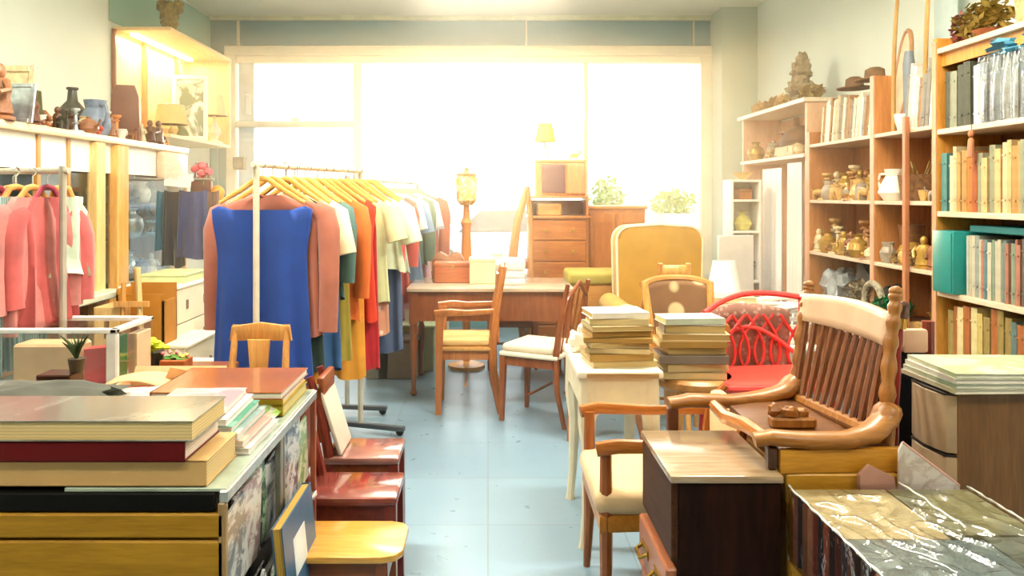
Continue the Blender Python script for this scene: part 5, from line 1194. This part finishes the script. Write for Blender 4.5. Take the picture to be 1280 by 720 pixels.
# yellow pine chest beneath
t = thing('pine_chest', 'yellow pine chest under the carved armchair seat', 'chest', (.935, 2.28, 0))
mesh_obj('body', G().box(-.14, .15, -.155, .16, 0, .735, .004), W_YEL, t)
mesh_obj('plank_lid', G().box(-.145, .155, -.16, .165, .665, .742, .004), wood('B98220', 'CD9A38', .3, 'x', coat=.3), t)

# second chair: dark red turned post, black panel back
t = thing('red_post_chair', 'chair with a dark red turned post and black panel behind the carved armchair', 'chair', (0, 0, 0))
pp = dense([(1.33, 2.62, .0), (1.325, 2.62, .45), (1.335, 2.63, .75), (1.35, 2.64, .96), (1.365, 2.65, 1.06), (1.375, 2.655, 1.13)], 5)
mesh_obj('back_post', G().tube(pp[:21], beads(21, .017, .1), 10), wood('7A1E1A', '94302A', .3, 'z'), t, sharp=1.2)
mesh_obj('post_band', G().tube(pp[19:22], .021, 10), BRASS, t)
mesh_obj('post_top', G().tube(pp[21:], [.021, .026, .02, .026, .018][:len(pp[21:])], 10), wood('3A1A14', '52281E', .3, 'z'), t, sharp=1.2)
mesh_obj('back_panel', G().box(1.22, 1.46, 2.68, 2.70, .30, 1.0, .004), plain('0A0C12', .6, spec=.15), t)
mesh_obj('top_rail', G().box(1.385, 1.47, 2.665, 2.70, .955, 1.035, .01, 2), plain('DDB79A', .3, .08), t)
mesh_obj('back_post', G().tube([(1.475, 2.69, 0), (1.48, 2.69, 1.06)], .02, 8), W_RED, t)
mesh_obj('seat', G().box(1.2, 1.56, 2.70, 3.05, .42, .46, .01), W_BRNX, t)
for x in (1.24, 1.52): mesh_obj('leg', leg(G(), (x, 3.0, .42), (x, 3.02, 0), .018, .014), W_RED, t)

# record box wrapped in clear film on a yellow stand
RB = (.79, 1.25, 1.30, 2.09)   # x0, x1, y0, y1
t = thing('packing_stand', 'yellow wooden stand carrying the film-wrapped pack of books', 'stand', (.79, 1.30, 0))
mesh_obj('shelf', G().box(0, .48, 0, .79, .50, .53, .003), W_YEL, t)
for sx in (0.0, .45):
    for sy in (.0, .745): mesh_obj('leg', G().box(sx, sx + .035, sy, sy + .04, 0, .50, .003), W_YELZ, t)
sp_ = [('C87A68', 'salmon'), ('D08A6A', 'peach'), ('B8604A', 'brick'), ('4A4650', 'charcoal'), ('6A5A5A', 'grey brown'), ('3A3A46', 'dark navy'), ('8A3A30', 'red'), ('2E2A2C', 'black'), ('7A4A3A', 'brown'), ('5A3A34', 'dark brown'), ('A86A50', 'rust'), ('2A2E38', 'blue black'), ('6A2E28', 'maroon'), ('4A3A30', 'umber')]
for i in range(24):
    hx, nm = sp_[(i * 5) % 14]; y = 2.075 - i * .0315
    t2 = book_up('%s album standing in the film-wrapped pack, %s from the back' % (nm, ORD[i]), (.80, y, .532), .172, .42, .029, hx, 'albums in the film-wrapped pack', pages=False, cat='album', name='album')
tops = [('CDBB90', 'B8A478', 'cream', .797, 1.03, 1.78, 2.08), ('8E8862', '70705A', 'olive grey', 1.035, 1.245, 1.80, 2.08), ('66767A', '7E8A8A', 'blue-grey', .797, 1.10, 1.50, 1.775), ('525A50', '72746A', 'dark green-grey', 1.105, 1.245, 1.46, 1.79), ('B8A878', 'A09060', 'buff', .797, 1.10, 1.32, 1.49)]
for i, (h1, h2, nm, a, b2, c, d) in enumerate(tops):
    solo('album', G().box(-(b2 - a) / 2, (b2 - a) / 2, -(d - c) / 2, (d - c) / 2, 0, .011, .001), cover_mat(h1, h2, 4, .3), '%s album lying flat under the film on top of the wrapped pack' % nm, 'album', ((a + b2) / 2, (c + d) / 2, .706), 0, 'albums lying under the film')
g = G()
def film(u, v):
    x = RB[0] - .005 + (RB[1] - RB[0] + .012) * u; y = RB[2] - .01 + (RB[3] - RB[2] + .02) * v
    p = Vector((x * 7, y * 7, 0)); n = mnoise.noise(p) * .5 + mnoise.noise(p * 2.6) * .35 + abs(mnoise.noise(Vector((x * 26, y * 9, 3)))) * .5
    cr_ = abs(mnoise.noise(Vector((x * 12 + y * 7, y * 5 - x * 9, 8)))); 
    ed = min(1, 12 * min(u, 1 - u, v, 1 - v))
    return Vector((x, y, .724 + ed * (.006 * n + .010 * max(0, .18 - cr_) / .18)))
g.grid(film, 90, 120)
t = thing('plastic_film', 'crinkled clear plastic film wrapped round the album pack in the front right', 'film', (0, 0, 0))
FM = glassy('crinkled_film', (.97, .97, .95, 1), .10, .12, .5)
mesh_obj('top_sheet', g, FM, t, sharp=3)
def sidef(u, v):
    y = RB[2] + (RB[3] - RB[2]) * u; z = .535 + (.724 - .535) * v
    return Vector((RB[0] - .008 - .006 * abs(mnoise.noise(Vector((y * 20, z * 12, 1)))), y, z))
mesh_obj('side_sheet', G().grid(sidef, 90, 20), FM, t, sharp=3)
mesh_obj('seam', G().tube([(RB[0] - .004 + .0015 * math.sin(i * 2.1), RB[2] + (RB[3] - RB[2]) * i / 40, .722 + .0015 * math.sin(i * 1.3)) for i in range(41)], [.0022 + .0012 * (i % 3) for i in range(41)], 6)
         .tube([(1.075 + .003 * math.sin(i), 1.80 + .29 * i / 12, .733 + .002 * math.sin(i * 2)) for i in range(13)], .0028, 5)
         .tube([(RB[1] + .002, RB[2] + (RB[3] - RB[2]) * i / 40, .722 + .001 * math.sin(i * 1.7)) for i in range(41)], [.0025 + .0015 * (i % 2) for i in range(41)], 6), plain('E6E4DC', .2, .1, coat=.6), t)
# paper bits behind pack
solo('pink_booklet', G().prism([(-.06, 0), (.05, 0), (.04, .04), (-.03, .075), (-.06, .05)], 'xz', -.006, .006), plain('B88A7C', .6), 'pink booklet corner poking up behind the wrapped pack', 'booklet', (1.03, 2.108, .70), .2)
t = thing('white_booklet', 'white printed booklet slanting behind the wrapped pack', 'booklet', (1.14, 2.112, .64), .1)
mesh_obj('cover', G().prism([(-.06, 0), (.11, 0), (.11, .07), (-.05, .19), (-.06, .17)], 'xz', -.004, .004), cover_mat('DCD4D0', 'C0B0A8', 16, .5), t)
mesh_obj('edge', G().tube([(.11, -.002, .072), (-.05, -.002, .192)], .0035, 6), plain('D8A8A0', .6), t)
solo('low_crate', G().box(-.16, .2, -.006, .010, 0, .64, .004), W_DRK, 'dark upright board right behind the wrapped pack', 'board', (1.07, 2.1045, 0)) if False else None
t = thing('floor_box', 'dark box standing behind the wrapped pack', 'box', (1.19, 2.14, 0))

# cabinet with bow-fronted drawers at the right edge
bpy.data.objects.remove(t)
t = thing('filing_cabinet', 'brown wood cabinet with bowed beige drawers facing left at the right edge', 'cabinet', (1.27, 2.20, 0))
mesh_obj('body', G().box(.02, .62, 0, .20, 0, .94, .003), wood('6A4420', '825830', .4, 'z'), t)
for z0, z1 in ((.77, .935), (.53, .765), (.29, .525), (.04, .285)):
    d = mesh_obj('drawer', G().prism([(.02, 0), (-.004, .01), (-.016, .05), (-.02, .1), (-.016, .15), (-.004, .19), (.02, .2)], 'xy', z0, z1 - .006, .003), plain('B0987A', .35, .12, 8), t)
    mesh_obj('gap_strip', G().prism([(.02, .002), (-.008, .012), (-.018, .1), (-.008, .188), (.02, .198)], 'xy', z1 - .006, z1), plain('2A2018', .6), d)
for i, (h1, h2, nm) in enumerate((('C8BFA0', 'E0D8C0', 'buff'), ('8FA08A', 'C8D0B8', 'grey-green'), ('D8D0C8', 'F0ECE4', 'white'), ('B8C8A0', 'DDE6C8', 'pale green'))):
    book_flat('%s magazine on the brown cabinet, %s from the bottom' % (nm, ORD[i]), (1.50 + .006 * i, 2.315, .9405 + i * .0135), .03 - .02 * i, .47, .27, .013, h1, 'EDE8DC', 'left', 'magazines on the brown cabinet', covm=cover_mat(h1, h2, 4, .2), name='magazine', cat='magazine', soft=True)

# ================================================================= RIGHT WALL SHELVES
SX = 2.50; SB = WR - .005
SIDE = wood('C4822E', 'D89A48', .4, 'z'); SHM = wood('D8B898', 'EBD4B8', .35, 'y'); BACKM = wood('B87848', 'C88C5C', .55, 'z')
# tall bookcase (nearest)
t = thing('tall_bookcase', 'tallest yellow-brown bookcase at the right edge', 'bookcase', (0, 0, 0))
mesh_obj('side_panel', G().box(SX, SB, 4.46, 4.50, 0, 2.36, .004), SIDE, t); mesh_obj('side_panel', G().box(SX, SB, 3.06, 3.10, 0, 2.36, .004), SIDE, t)
mesh_obj('side_edge', G().box(SX - .004, SX + .001, 4.46, 4.50, 0, 2.34), wood('C89068', 'DCA880', .4, 'z'), t)
mesh_obj('back_panel', G().box(SB - .015, SB, 3.10, 4.46, .05, 2.30), wood('7A4A28', '8E5C38', .6, 'z'), t)
ZS = [.06, .52, .955, 1.395, 1.85, 2.30]
for z in ZS: mesh_obj('shelf', G().box(SX + .002, SB - .015, 3.10, 4.46, z - .03, z, .003), SHM, t)
mesh_obj('crown_board', G().box(SX + .03, SX + .045, 3.10, 4.46, 2.20, 2.27), SIDE, t)
def shelf_books(y_hi, y_lo, z, hmin, hmax, tmin, tmax, pal, seed, shelf, group, x0=SX + .02, d=.22, lean=0, cat='book', name='book', start=0, pages=True):
    q = random.Random(seed); y = y_hi; i = start
    while y > y_lo and i < len(ORD):
        th = q.uniform(tmin, tmax); hx, nm = q.choice(pal); h = q.uniform(hmin, hmax)
        y -= th / 2
        book_up('%s %s on %s, %s from window end' % (nm, name.replace('_', ' '), shelf, ORD[i]), (x0 + q.uniform(0, .015), y, z + .001 + abs(lean) * th * .5), h, d, th, hx, group, lean=lean + q.uniform(-.008, .008), name=name, cat=cat, pages=pages)
        y -= th / 2 + .002 + abs(lean) * .001; i += 1
    return y
P_WARM = [('C4B088', 'cream'), ('B86C2E', 'orange'), ('D0C09C', 'ivory'), ('A88048', 'tan'), ('98522A', 'rust'), ('C0A470', 'pale yellow'), ('86866A', 'sage'), ('B08A50', 'gold')]
P_COOL = [('868C80', 'grey'), ('A8AC9C', 'pale grey'), ('567478', 'teal grey'), ('7A8872', 'sage'), ('B8B098', 'ivory'), ('A06C56', 'salmon'), ('5A5650', 'dark grey'), ('9C886C', 'fawn')]
P_YEL = [('B8A05C', 'yellow'), ('A89058', 'straw'), ('C8B884', 'cream'), ('556A64', 'teal grey'), ('96582C', 'rust'), ('B8984C', 'mustard'), ('8A7440', 'ochre')]
P_BIND = [('4A4A3A', 'dark olive'), ('8A8A74', 'olive grey'), ('3E3C34', 'black'), ('B0AE90', 'pale olive'), ('6A7468', 'grey green')]
yy = shelf_books(4.42, 4.18, 1.85, .30, .34, .05, .07, P_BIND, 1, 'the top shelf of the tall bookcase', 'dark binders on the top bookcase shelf', d=.26, name='binder', cat='binder', pages=False)
shelf_books(4.16, 3.60, 1.85, .30, .34, .035, .06, [('B8C0C0', 'silver grey'), ('D0D4D0', 'pale grey'), ('A8B4B8', 'blue grey'), ('8A949A', 'grey')], 2, 'the top bookcase shelf under the blue cloth', 'wrapped binders on the top shelf of the tall bookcase', d=.26, name='binder', cat='binder', pages=False)
solo('blue_cloth', G().ell((.10, 0, .025), (.14, .26, .04), 30, 12, .9, 14), plain('3F7F98', .6, .2), 'blue cloth draped over the binders on the top shelf', 'cloth', (SX + .03, 3.90, 2.185))
solo('plastic_cover', G().grid(lambda u, v: (-.012 - .010 * math.sin(PI * v) + .006 * math.sin(40 * u + 3 * v), -.28 + .5 * u, .33 * v), 50, 10), glassy('cloudy_plastic', (.85, .88, .88, 1), .25, .15, .4), 'clear plastic sheet hanging in front of the grey binders', 'plastic sheet', (SX + .015, 3.86, 1.855))
row_of([('figurine', .12, 'D8C49A'), ('cup', .06, 'E9E2D4'), ('bottle', .09, 'CFE0DC'), ('figurine', .10, '8A5A3A')], lambda i, n: (SX + .012, 4.38 - i * .09, 1.851), 'at the edge of the top bookcase shelf', 'trinkets on the top bookcase shelf', 800, 'the window end', -1.2) if False else None
t = thing('hanging_doll', 'small brown figure hanging from the top bookcase shelf edge', 'doll', (SX - .012, 4.12, 1.80))
mesh_obj('body', G().lathe([(0, -.12), (.02, -.12), (.014, -.03), (.006, -.02)], seg=10).ell((0, 0, 0), (.016, .016, .02), 8, 6), plain('A86A48', .6), t); mesh_obj('cord', G().tube([(0, 0, .015), (.004, 0, .05)], .002, 4), BLK, t)
shelf_books(4.38, 3.30, 1.395, .27, .36, .028, .05, P_WARM, 3, 'the second shelf of the tall bookcase', 'books on the second shelf of the tall bookcase', start=1)
book_up('dark teal book on the second shelf of the tall bookcase, at its window end', (SX + .02, 4.42, 1.396), .32, .22, .055, '4F7A74', 'books on the second shelf of the tall bookcase')
t = thing('box_file', 'large teal box file standing at the window end of the third bookcase shelf', 'box file', (SX - .035, 4.31, .956))
mesh_obj('case', G().box(0, .28, -.07, .13, 0, .335, .006, 2), plain('1F7F78', .4, .06), t); mesh_obj('spine_groove', G().box(-.003, .001, -.06, -.052, .01, .325), plain('14605A', .5), t)
solo('teal_folder', G().box(0, .25, -.5, .5, 0, .035, .004), plain('1E6A6A', .5), 'long dark teal folder lying above the thin records on the third shelf', 'folder', (SX + .04, 3.72, .956 + .335))
shelf_books(4.22, 3.30, .955, .29, .325, .014, .034, P_COOL, 4, 'the third shelf of the tall bookcase', 'thin books on the third shelf of the tall bookcase', pages=False)
shelf_books(4.40, 3.30, .52, .33, .40, .034, .06, P_YEL, 6, 'the fourth shelf of the tall bookcase', 'books on the fourth shelf of the tall bookcase')
# on top
t = thing('dried_flowers', 'dried brown and olive flower arrangement on the tall bookcase', 'flowers', (SX + .13, 4.19, 2.30))
mesh_obj('foliage', leafball(G(), (0, .05, .11), (.12, .20, .11), 420, .028, 5), plain('8C7630', .7, .4, 20), t); mesh_obj('blossom', leafball(G(), (-.02, .19, .09), (.07, .06, .10), 160, .026, 6), plain('7A3A34', .7, .4, 20), t)
mesh_obj('bowl', G().lathe([(0, 0), (.05, 0), (.09, .05), (.085, .05), (0, .02)], seg=16), W_BRN, t)
solo('wicker_pot', G().lathe([(0, 0), (.09, 0), (.11, .2), (.105, .2), (0, .04)], seg=20), plain('B89868', .8, .4, 50), 'woven straw pot beside the dried flowers on the tall bookcase', 'pot', (SX + .12, 3.80, 2.30))

# middle shelf unit
t = thing('middle_shelf_unit', 'medium height brown shelf unit between the tall bookcase and the window unit', 'shelf unit', (0, 0, 0))
UP = wood('B8763A', 'CC8C50', .4, 'z'); UE = wood('D89A78', 'E8B494', .4, 'z')
for (y, z, mm) in ((6.22, 1.98, UP), (5.18, 2.26, UP)):
    mesh_obj('upright', G().box(SX + .003, SB, y, y + .05, 0, z, .003), mm, t); mesh_obj('upright_edge', G().box(SX - .004, SX + .002, y, y + .05, 0, z), UE, t)
mesh_obj('front_post', G().box(SX - .035, SX - .006, 4.73, 4.765, 0, 1.95, .004), wood('A86A44', 'BC7C54', .35, 'z'), t)
mesh_obj('back_panel', G().box(SB - .015, SB, 4.50, 6.22, .05, 1.88), BACKM, t)
for z in (1.88, 1.45, 1.055, .55, .1):
    mesh_obj('shelf', G().box(SX + .0, SB - .015, 4.505, 6.22, z - .025, z, .003), SHM, t)
P_PAPER = [('E8E2D4', 'white'), ('C8B898', 'tan'), ('8A8478', 'grey'), ('D8CDB8', 'cream'), ('A07850', 'brown'), ('EDE8DC', 'ivory')]
shelf_books(6.08, 5.30, 1.88, .26, .33, .02, .045, P_PAPER, 8, 'the upper board of the middle shelf unit', 'leaning books on the upper board of the middle unit', lean=.16, name='book')
shelf_books(4.84, 4.55, 1.88, .28, .40, .02, .04, P_PAPER, 9, 'the upper board beside the tall bookcase', 'books beside the tall bookcase', lean=.12, name='book')
for i, (y, lab) in enumerate(((5.72, 'brown felt hat lying left on top of the leaning books'), (5.42, 'brown wool cap lying right on top of the leaning books'))):
    solo('hat', G().lathe([(0, .005), (.14, 0), (.145, .008), (.075, .014), (.07, .07), (.04, .085), (0, .075)], seg=24, sx=.8), plain(['6A4A30', '7A5A3C'][i], .9, .3), lab, 'hat', (SX + .12, y, 2.245 + .02 * i), .2 * i, 'hats above the leaning books')
# upper board of the window unit continuing over
K = ['candlestick', 'animal_figurine', 'figurine', 'jug', 'shell', 'cup', 'figurine', 'candlestick', 'vase', 'animal_figurine', 'teapot', 'bowl', 'dish', 'jar']
CC_ = ['B08A3C', 'C9A15E', 'D8C49A', '9A8C78', '8A5A3A', 'C9A15E', 'B08A3C', 'A9783C']
S_ = {'candlestick': .26, 'animal_figurine': .14, 'figurine': .22, 'jug': .18, 'shell': .14, 'cup': .10, 'vase': .20, 'teapot': .15, 'bowl': .09, 'dish': .13, 'jar': .16}
def brow(n, z, ya, yb, seed, place, group, zo=1, sc=1.0, rows_=2):
    its = [(K[(i * 5 + seed) % 14], S_[K[(i * 5 + seed) % 14]] * sc * (1 if i % 2 else .8), CC_[(i * 3 + seed) % 8]) for i in range(n)]
    row_of(its, lambda i, n_: (SX + .05 + .10 * (i % rows_) + .01 * (i % 3), ya + (yb - ya) * (i + .5) / n_, z + .001), place, group, 900 + seed * 31, 'the window end', -1.3)
brow(30, 1.45, 6.18, 5.24, 1, 'on the middle shelf left of the divider', 'brass and china on the middle shelf, left')
brow(26, 1.055, 6.18, 5.24, 2, 'on the lower shelf left of the divider', 'ornaments on the lower shelf, left')
solo('straw_heap', leafball(G(), (0, 0, .03), (.12, .44, .05), 900, .02, 12, .6), plain('C8B07A', .8, .3, 30), 'heap of dry straw and shells spread along the lower shelf', 'straw', (SX + .13, 5.70, 1.06)); C.objects['straw_heap']['kind'] = 'stuff'
solo('straw_heap', leafball(G(), (0, 0, .03), (.12, .18, .05), 400, .02, 13, .6), plain('C0A878', .8, .3, 30), 'small heap of dry straw right of the divider on the lower shelf', 'straw', (SX + .13, 4.96, 1.06)); C.objects['straw_heap.001']['kind'] = 'stuff'
brow(4, 1.055, 5.14, 4.80, 3, 'on the lower shelf right of the divider', 'ornaments on the lower shelf, right', sc=.9)
solo('brown_vase', G().lathe([(0, 0), (.07, 0), (.065, .05), (.075, .2), (.08, .24), (.07, .24), (.06, .2), (0, .05)], seg=20), plain('7A5436', .4, .3, 20), 'tall brown ribbed pot on the lower shelf right of the divider', 'pot', (SX + .17, 5.04, 1.06))
solo('white_jug', brica('jug', .20, 2), plain('EDE6D6', .4), 'white enamel jug on the middle shelf right of the divider', 'jug', (SX + .08, 5.08, 1.451), 2)
t = thing('wicker_basket', 'brown basket of twigs on the middle shelf right of the divider', 'basket', (SX + .14, 4.90, 1.451))
mesh_obj('basket', G().lathe([(0, 0), (.10, 0), (.12, .16), (.11, .16), (0, .03)], seg=20), plain('7A5634', .8, .45, 45), t)
g = G(); q = random.Random(4)
for i in range(26): a = q.uniform(0, 6.28); g.tube([(0, 0, .06), (.1 * math.cos(a), .14 * math.sin(a), .16 + q.uniform(0, .09))], .004, 5)
mesh_obj('twigs', g, plain('B09458', .7, .3, 30), t)
brow(4, 1.45, 4.70, 4.53, 5, 'on the middle shelf beside the tall bookcase', 'ornaments on the middle shelf beside the bookcase', sc=.8)
brow(4, 1.055, 4.70, 4.53, 6, 'on the lower shelf beside the tall bookcase', 'ornaments on the lower shelf beside the bookcase', sc=1.1)
brow(6, .55, 4.95, 4.53, 7, 'on the bottom shelf beside the tall bookcase', 'ornaments on the bottom shelf beside the bookcase', sc=1.2)
# lower heap: bag, dark cloth, garland
solo('plastic_bag', G().ell((0, 0, .2), (.13, .24, .19), 24, 14, .6, 11), plain('9AA0A0', .25, .25, 14, coat=.5, bmp=.4, bscale=20), 'crumpled grey plastic bag on the low shelf behind the carved chair', 'bag', (SX + .14, 5.92, .56))
solo('dark_blanket', G().ell((0, 0, .14), (.16, .36, .22), 28, 14, .7, 6), cloth('3E3A34', .4), 'heap of dark grey blankets on the low shelf behind the carved chair', 'blanket', (SX + .15, 5.50, .58))
solo('dried_moss', leafball(G(), (0, 0, .1), (.12, .2, .1), 500, .025, 21), plain('9A8C70', .8, .3, 30), 'tan dried moss bundle beside the green garland', 'moss', (SX + .03, 5.38, .72))
solo('green_garland', leafball(G(), (0, 0, .08), (.10, .17, .075), 800, .02, 22), plain('0F7A44', .6, .3, 30), 'bright green tinsel garland on the low shelf', 'garland', (SX + .02, 4.98, .71)); 
solo('grey_wreath', G().tube([(.0, .12 * math.cos(a * PI / 8), .10 + .12 * math.sin(a * PI / 8)) for a in range(16)], .022, 8, closed=True), plain('9A9078', .8, .4, 40), 'beige twig wreath standing beside the green garland', 'wreath', (SX - .03, 5.13, .70))
solo('shelf_box', G().box(0, .3, -.34, .34, 0, .14, .006), plain('6A4A34', .6), 'flat brown box lifting the garland on the low shelf', 'box', (SX + .02, 5.17, .56))
# window unit
t = thing('window_shelf_unit', 'cream lit shelf unit nearest the shop window on the right wall', 'shelf unit', (0, 0, 0))
PK = wood('E0B08A', 'ECC4A0', .45, 'z')
for y in (7.84, 6.28):
    mesh_obj('upright', G().box(SX + .003, SB, y, y + .04, 0, 2.22, .003), PK, t)
mesh_obj('back_panel', G().box(SB - .015, SB, 6.32, 7.84, .05, 2.2), wood('E4B890', 'EEC8A4', .5, 'z'), t)
for (y, w_) in ((7.35, .05), (6.85, .06)): mesh_obj('batten', G().box(SB - .05, SB - .015, y, y + w_, 1.3, 2.2), wood('A87850', 'BC8C64', .4, 'z'), t)
mesh_obj('top_board', G().box(SX - .03, SB, 6.26, 7.93, 2.22, 2.255, .004), wood('F0DCC0', 'F6E8D2', .35, 'y'), t)
mesh_obj('shelf', G().box(SX - .02, SB - .015, 6.30, 7.86, 1.785, 1.815, .003), wood('F0DCC0', 'F6E8D2', .35, 'y'), t)
for z in (.5, .1): mesh_obj('shelf', G().box(SX, SB - .015, 6.32, 7.84, z - .025, z, .003), SHM, t)
t = thing('top_board', 'narrow wooden board above the leaning books with twigs and hats', 'board', (0, 0, 0)); bpy.data.objects.remove(t)
solo('carved_group', G().ell((0, 0, .09), (.10, .16, .09), 18, 12, .8, 3).ell((0, .02, .24), (.075, .10, .10), 16, 12, .7, 7).ell((0, .0, .35), (.05, .06, .06), 12, 8, .6, 9).ell((.02, .16, .13), (.05, .06, .07), 10, 8, .7, 1), plain('8C7A5C', .7, .45, 30), 'large carved stone figure group on the window shelf unit', 'sculpture', (SX + .10, 6.62, 2.257))
for i, (y, hx, nm) in enumerate(((7.55, 'C9A15E', 'tan'), (7.2, 'B89058', 'brown'), (6.95, 'D8B878', 'yellow'), (6.38, 'A08850', 'olive'))):
    solo('dried_wreath', leafball(G(), (0, 0, .05), (.08, .15, .055), 220, .028, 30 + i), plain(hx, .8, .3, 30), '%s dried flower bunch on the window shelf unit, %s from the window' % (nm, ORD[i]), 'dried flowers', (SX + .08, y, 2.257), 0, 'dried bunches on the window shelf unit')
brow(7, 1.815, 7.7, 6.5, 8, 'on the upper shelf of the window unit', 'ornaments on the upper shelf of the window unit', sc=1.1)
solo('brown_tortoise', G().lathe([(0, 0), (.16, 0), (.17, .04), (.12, .13), (.05, .17), (0, .175)], seg=20, sy=1.3).tube([(0, .15, .05), (0, .27, .08)], [.04, .03], 8), plain('6A4A34', .5, .3), 'dark brown domed carving on the upper shelf of the window unit', 'carving', (SX + .14, 6.75, 1.90))
solo('carving_stand', G().box(-.15, .15, -.2, .2, 0, .083, .005), plain('D8B890', .5), 'low pale block under the dark domed carving', 'stand', (SX + .14, 6.75, 1.816))
# white linens hanging and white small shelf
for i, (y, w_, zt, zb, hx, lab) in enumerate(((7.02, .46, 1.72, .55, 'F4F0EA', 'wide white linen curtain hanging in the window shelf unit'), (6.50, .28, 1.75, .45, 'F0E8DC', 'narrow white lace curtain hanging beside the middle shelf unit'))):
    solo('linen_curtain', G().grid(lambda u, v: (.018 * math.sin(u * 26) * (1.2 - .5 * v) , -w_ / 2 + w_ * u, (zt - zb) * v), 44, 8), cloth(hx, .04), lab, 'curtain', (SX - .01, y, zb), thick=.004)
t = thing('white_shelf', 'small white painted shelf holding ornaments before the window shelf unit', 'shelf', (2.22, 7.0, 0))
for bx in ((-.13, -.11, 0, 1.62), (.11, .13, 0, 1.62)): mesh_obj('side', G().box(bx[0], bx[1], -.13, .13, bx[2], bx[3], .003), WHITEP, t)
for z in (.35, .75, 1.18, 1.45, 1.62): mesh_obj('shelf', G().box(-.11, .11, -.13, .13, z - .02, z, .003), WHITEP, t)
mesh_obj('back', G().box(-.11, .11, .12, .13, 0, 1.6), plain('D8D4C4', .5), t)
for z, k, s, hx, lab in ((.75, 'figurine', .30, '9A9690', 'grey figurine on the small white shelf'), (1.18, 'vase', .16, 'D8D070', 'yellow vase on the small white shelf'), (1.45, 'box', .13, 'A8642C', 'brown trinket box near the top of the small white shelf'), (1.62, 'bowl', .10, 'D8B878', 'tan bowl on top of the small white shelf')):
    solo(NAMES[k], brica(k, s, 5), plain(hx, .5, .3), lab, NAMES[k].split('_')[-1], (2.22, 6.98, z + .001), .3)
t = thing('picture_frame', 'pale upright board leaning beside the white shelf', 'board', (2.02, 6.6, .7)); bpy.data.objects.remove(t)
solo('leaning_canvas', G().box(-.16, .16, -.012, .012, 0, .62, .004), plain('F2EEE4', .6, .04), 'blank white canvas standing behind the wicker basket', 'canvas', (1.95, 6.3, .55), .3)
solo('canvas_chest', G().box(-.22, .25, -.2, .2, 0, .53, .006).box(-.23, .26, -.21, .21, .53, .55, .006), wood('C8935A', 'DCAC78', .45, 'x'), 'plain wooden chest carrying the white canvas', 'chest', (1.95, 6.35, 0))
solo('brown_bag', G().prism([(-.10, 0), (.10, 0), (.07, .34), (-.02, .34)], 'xz', -.05, .05, .01), plain('A88858', .8), 'tall brown paper bag beside the white canvas', 'bag', (2.14, 6.12, .0 + .0)) if False else None
# tall thin things standing on the middle unit
t = thing('oval_mirror', 'tall oval wooden racket frame standing on the middle shelf unit', 'racket', (SX + .10, 5.10, 1.881)); t.rotation_euler = (0, .12, 0)
pts = [(0, .085 * math.cos(a * PI / 12), .36 + .30 * math.sin(a * PI / 12)) for a in range(24)]
mesh_obj('rim', G().tube(pts, .014, 8, closed=True), wood('A8744A', 'C08C60', .4, 'z'), t)
mesh_obj('face', G().prism([(p[1] * .9, .36 + (p[2] - .36) * .95) for p in pts], 'yz', -.004, .004), plain('E8D0B0', .5), t)
mesh_obj('handle', G().tube([(0, 0, .08), (0, 0, 0)], .016, 8), wood('A8744A', 'C08C60', .4, 'z'), t)
t.name = 'snowshoe'
for i, (y, L, lean, bow, lab) in enumerate(((4.98, 1.35, -.10, .06, 'left one of two long curved wooden poles on the middle shelf unit'), (4.62, 1.5, -.14, .05, 'right one of two long curved wooden poles beside the tall bookcase'))):
    solo('wooden_pole', G().tube([(0, .17 * ((k / 12)) * -1 - bow * math.sin(PI * k / 12) * -1, L * k / 12) for k in range(13)], [.014 - .003 * k / 12 for k in range(13)], 8), wood('B88848', 'CCA060', .4, 'z'), lab, 'pole', (SX + .05, y + .05, 1.881), 0, None)
solo('ironing_board', G().prism([(-.10, 0), (.10, 0), (.11, .9), (.07, 1.3), (0, 1.45), (-.07, 1.3), (-.11, .9)], 'yz', -.012, .012, .005), plain('C4D6D2', .4, .06), 'tall pale blue-white board leaning on the right wall above the middle unit', 'board', (SX + .27, 4.84, 1.881))
solo('grey_vase', G().lathe([(0, 0), (.04, 0), (.03, .1), (.035, .42), (.025, .5), (0, .5)], seg=14), plain('7A8088', .35), 'slim dark grey vase beside the pale tall board', 'vase', (SX + .12, 5.0 - .02, 1.881))
solo('white_cup', brica('cup', .10, 6), plain('F0ECE0', .4), 'white cup at the foot of the pale tall board', 'cup', (SX + .04, 4.90, 1.881))

# ================================================================= SUNLIT HAZE AT THE WINDOW END
m = bpy.data.materials.new('sunlit_haze'); m.use_nodes = True; nt = m.node_tree; nt.nodes.clear()
o = nt.nodes.new('ShaderNodeOutputMaterial'); vs_ = nt.nodes.new('ShaderNodeVolumeScatter')
vs_.inputs['Color'].default_value = (1, .93, .80, 1); vs_.inputs['Density'].default_value = HAZE_DENSITY; vs_.inputs['Anisotropy'].default_value = .72
nt.links.new(vs_.outputs[0], o.inputs['Volume'])
hz = solo('sunlit_haze', G().box(WL + .02, WR - .02, 4.4, YB - .2, .01, CH - .07), m, 'bright dusty haze in the sunlight by the shop window', 'haze'); hz['kind'] = 'stuff'
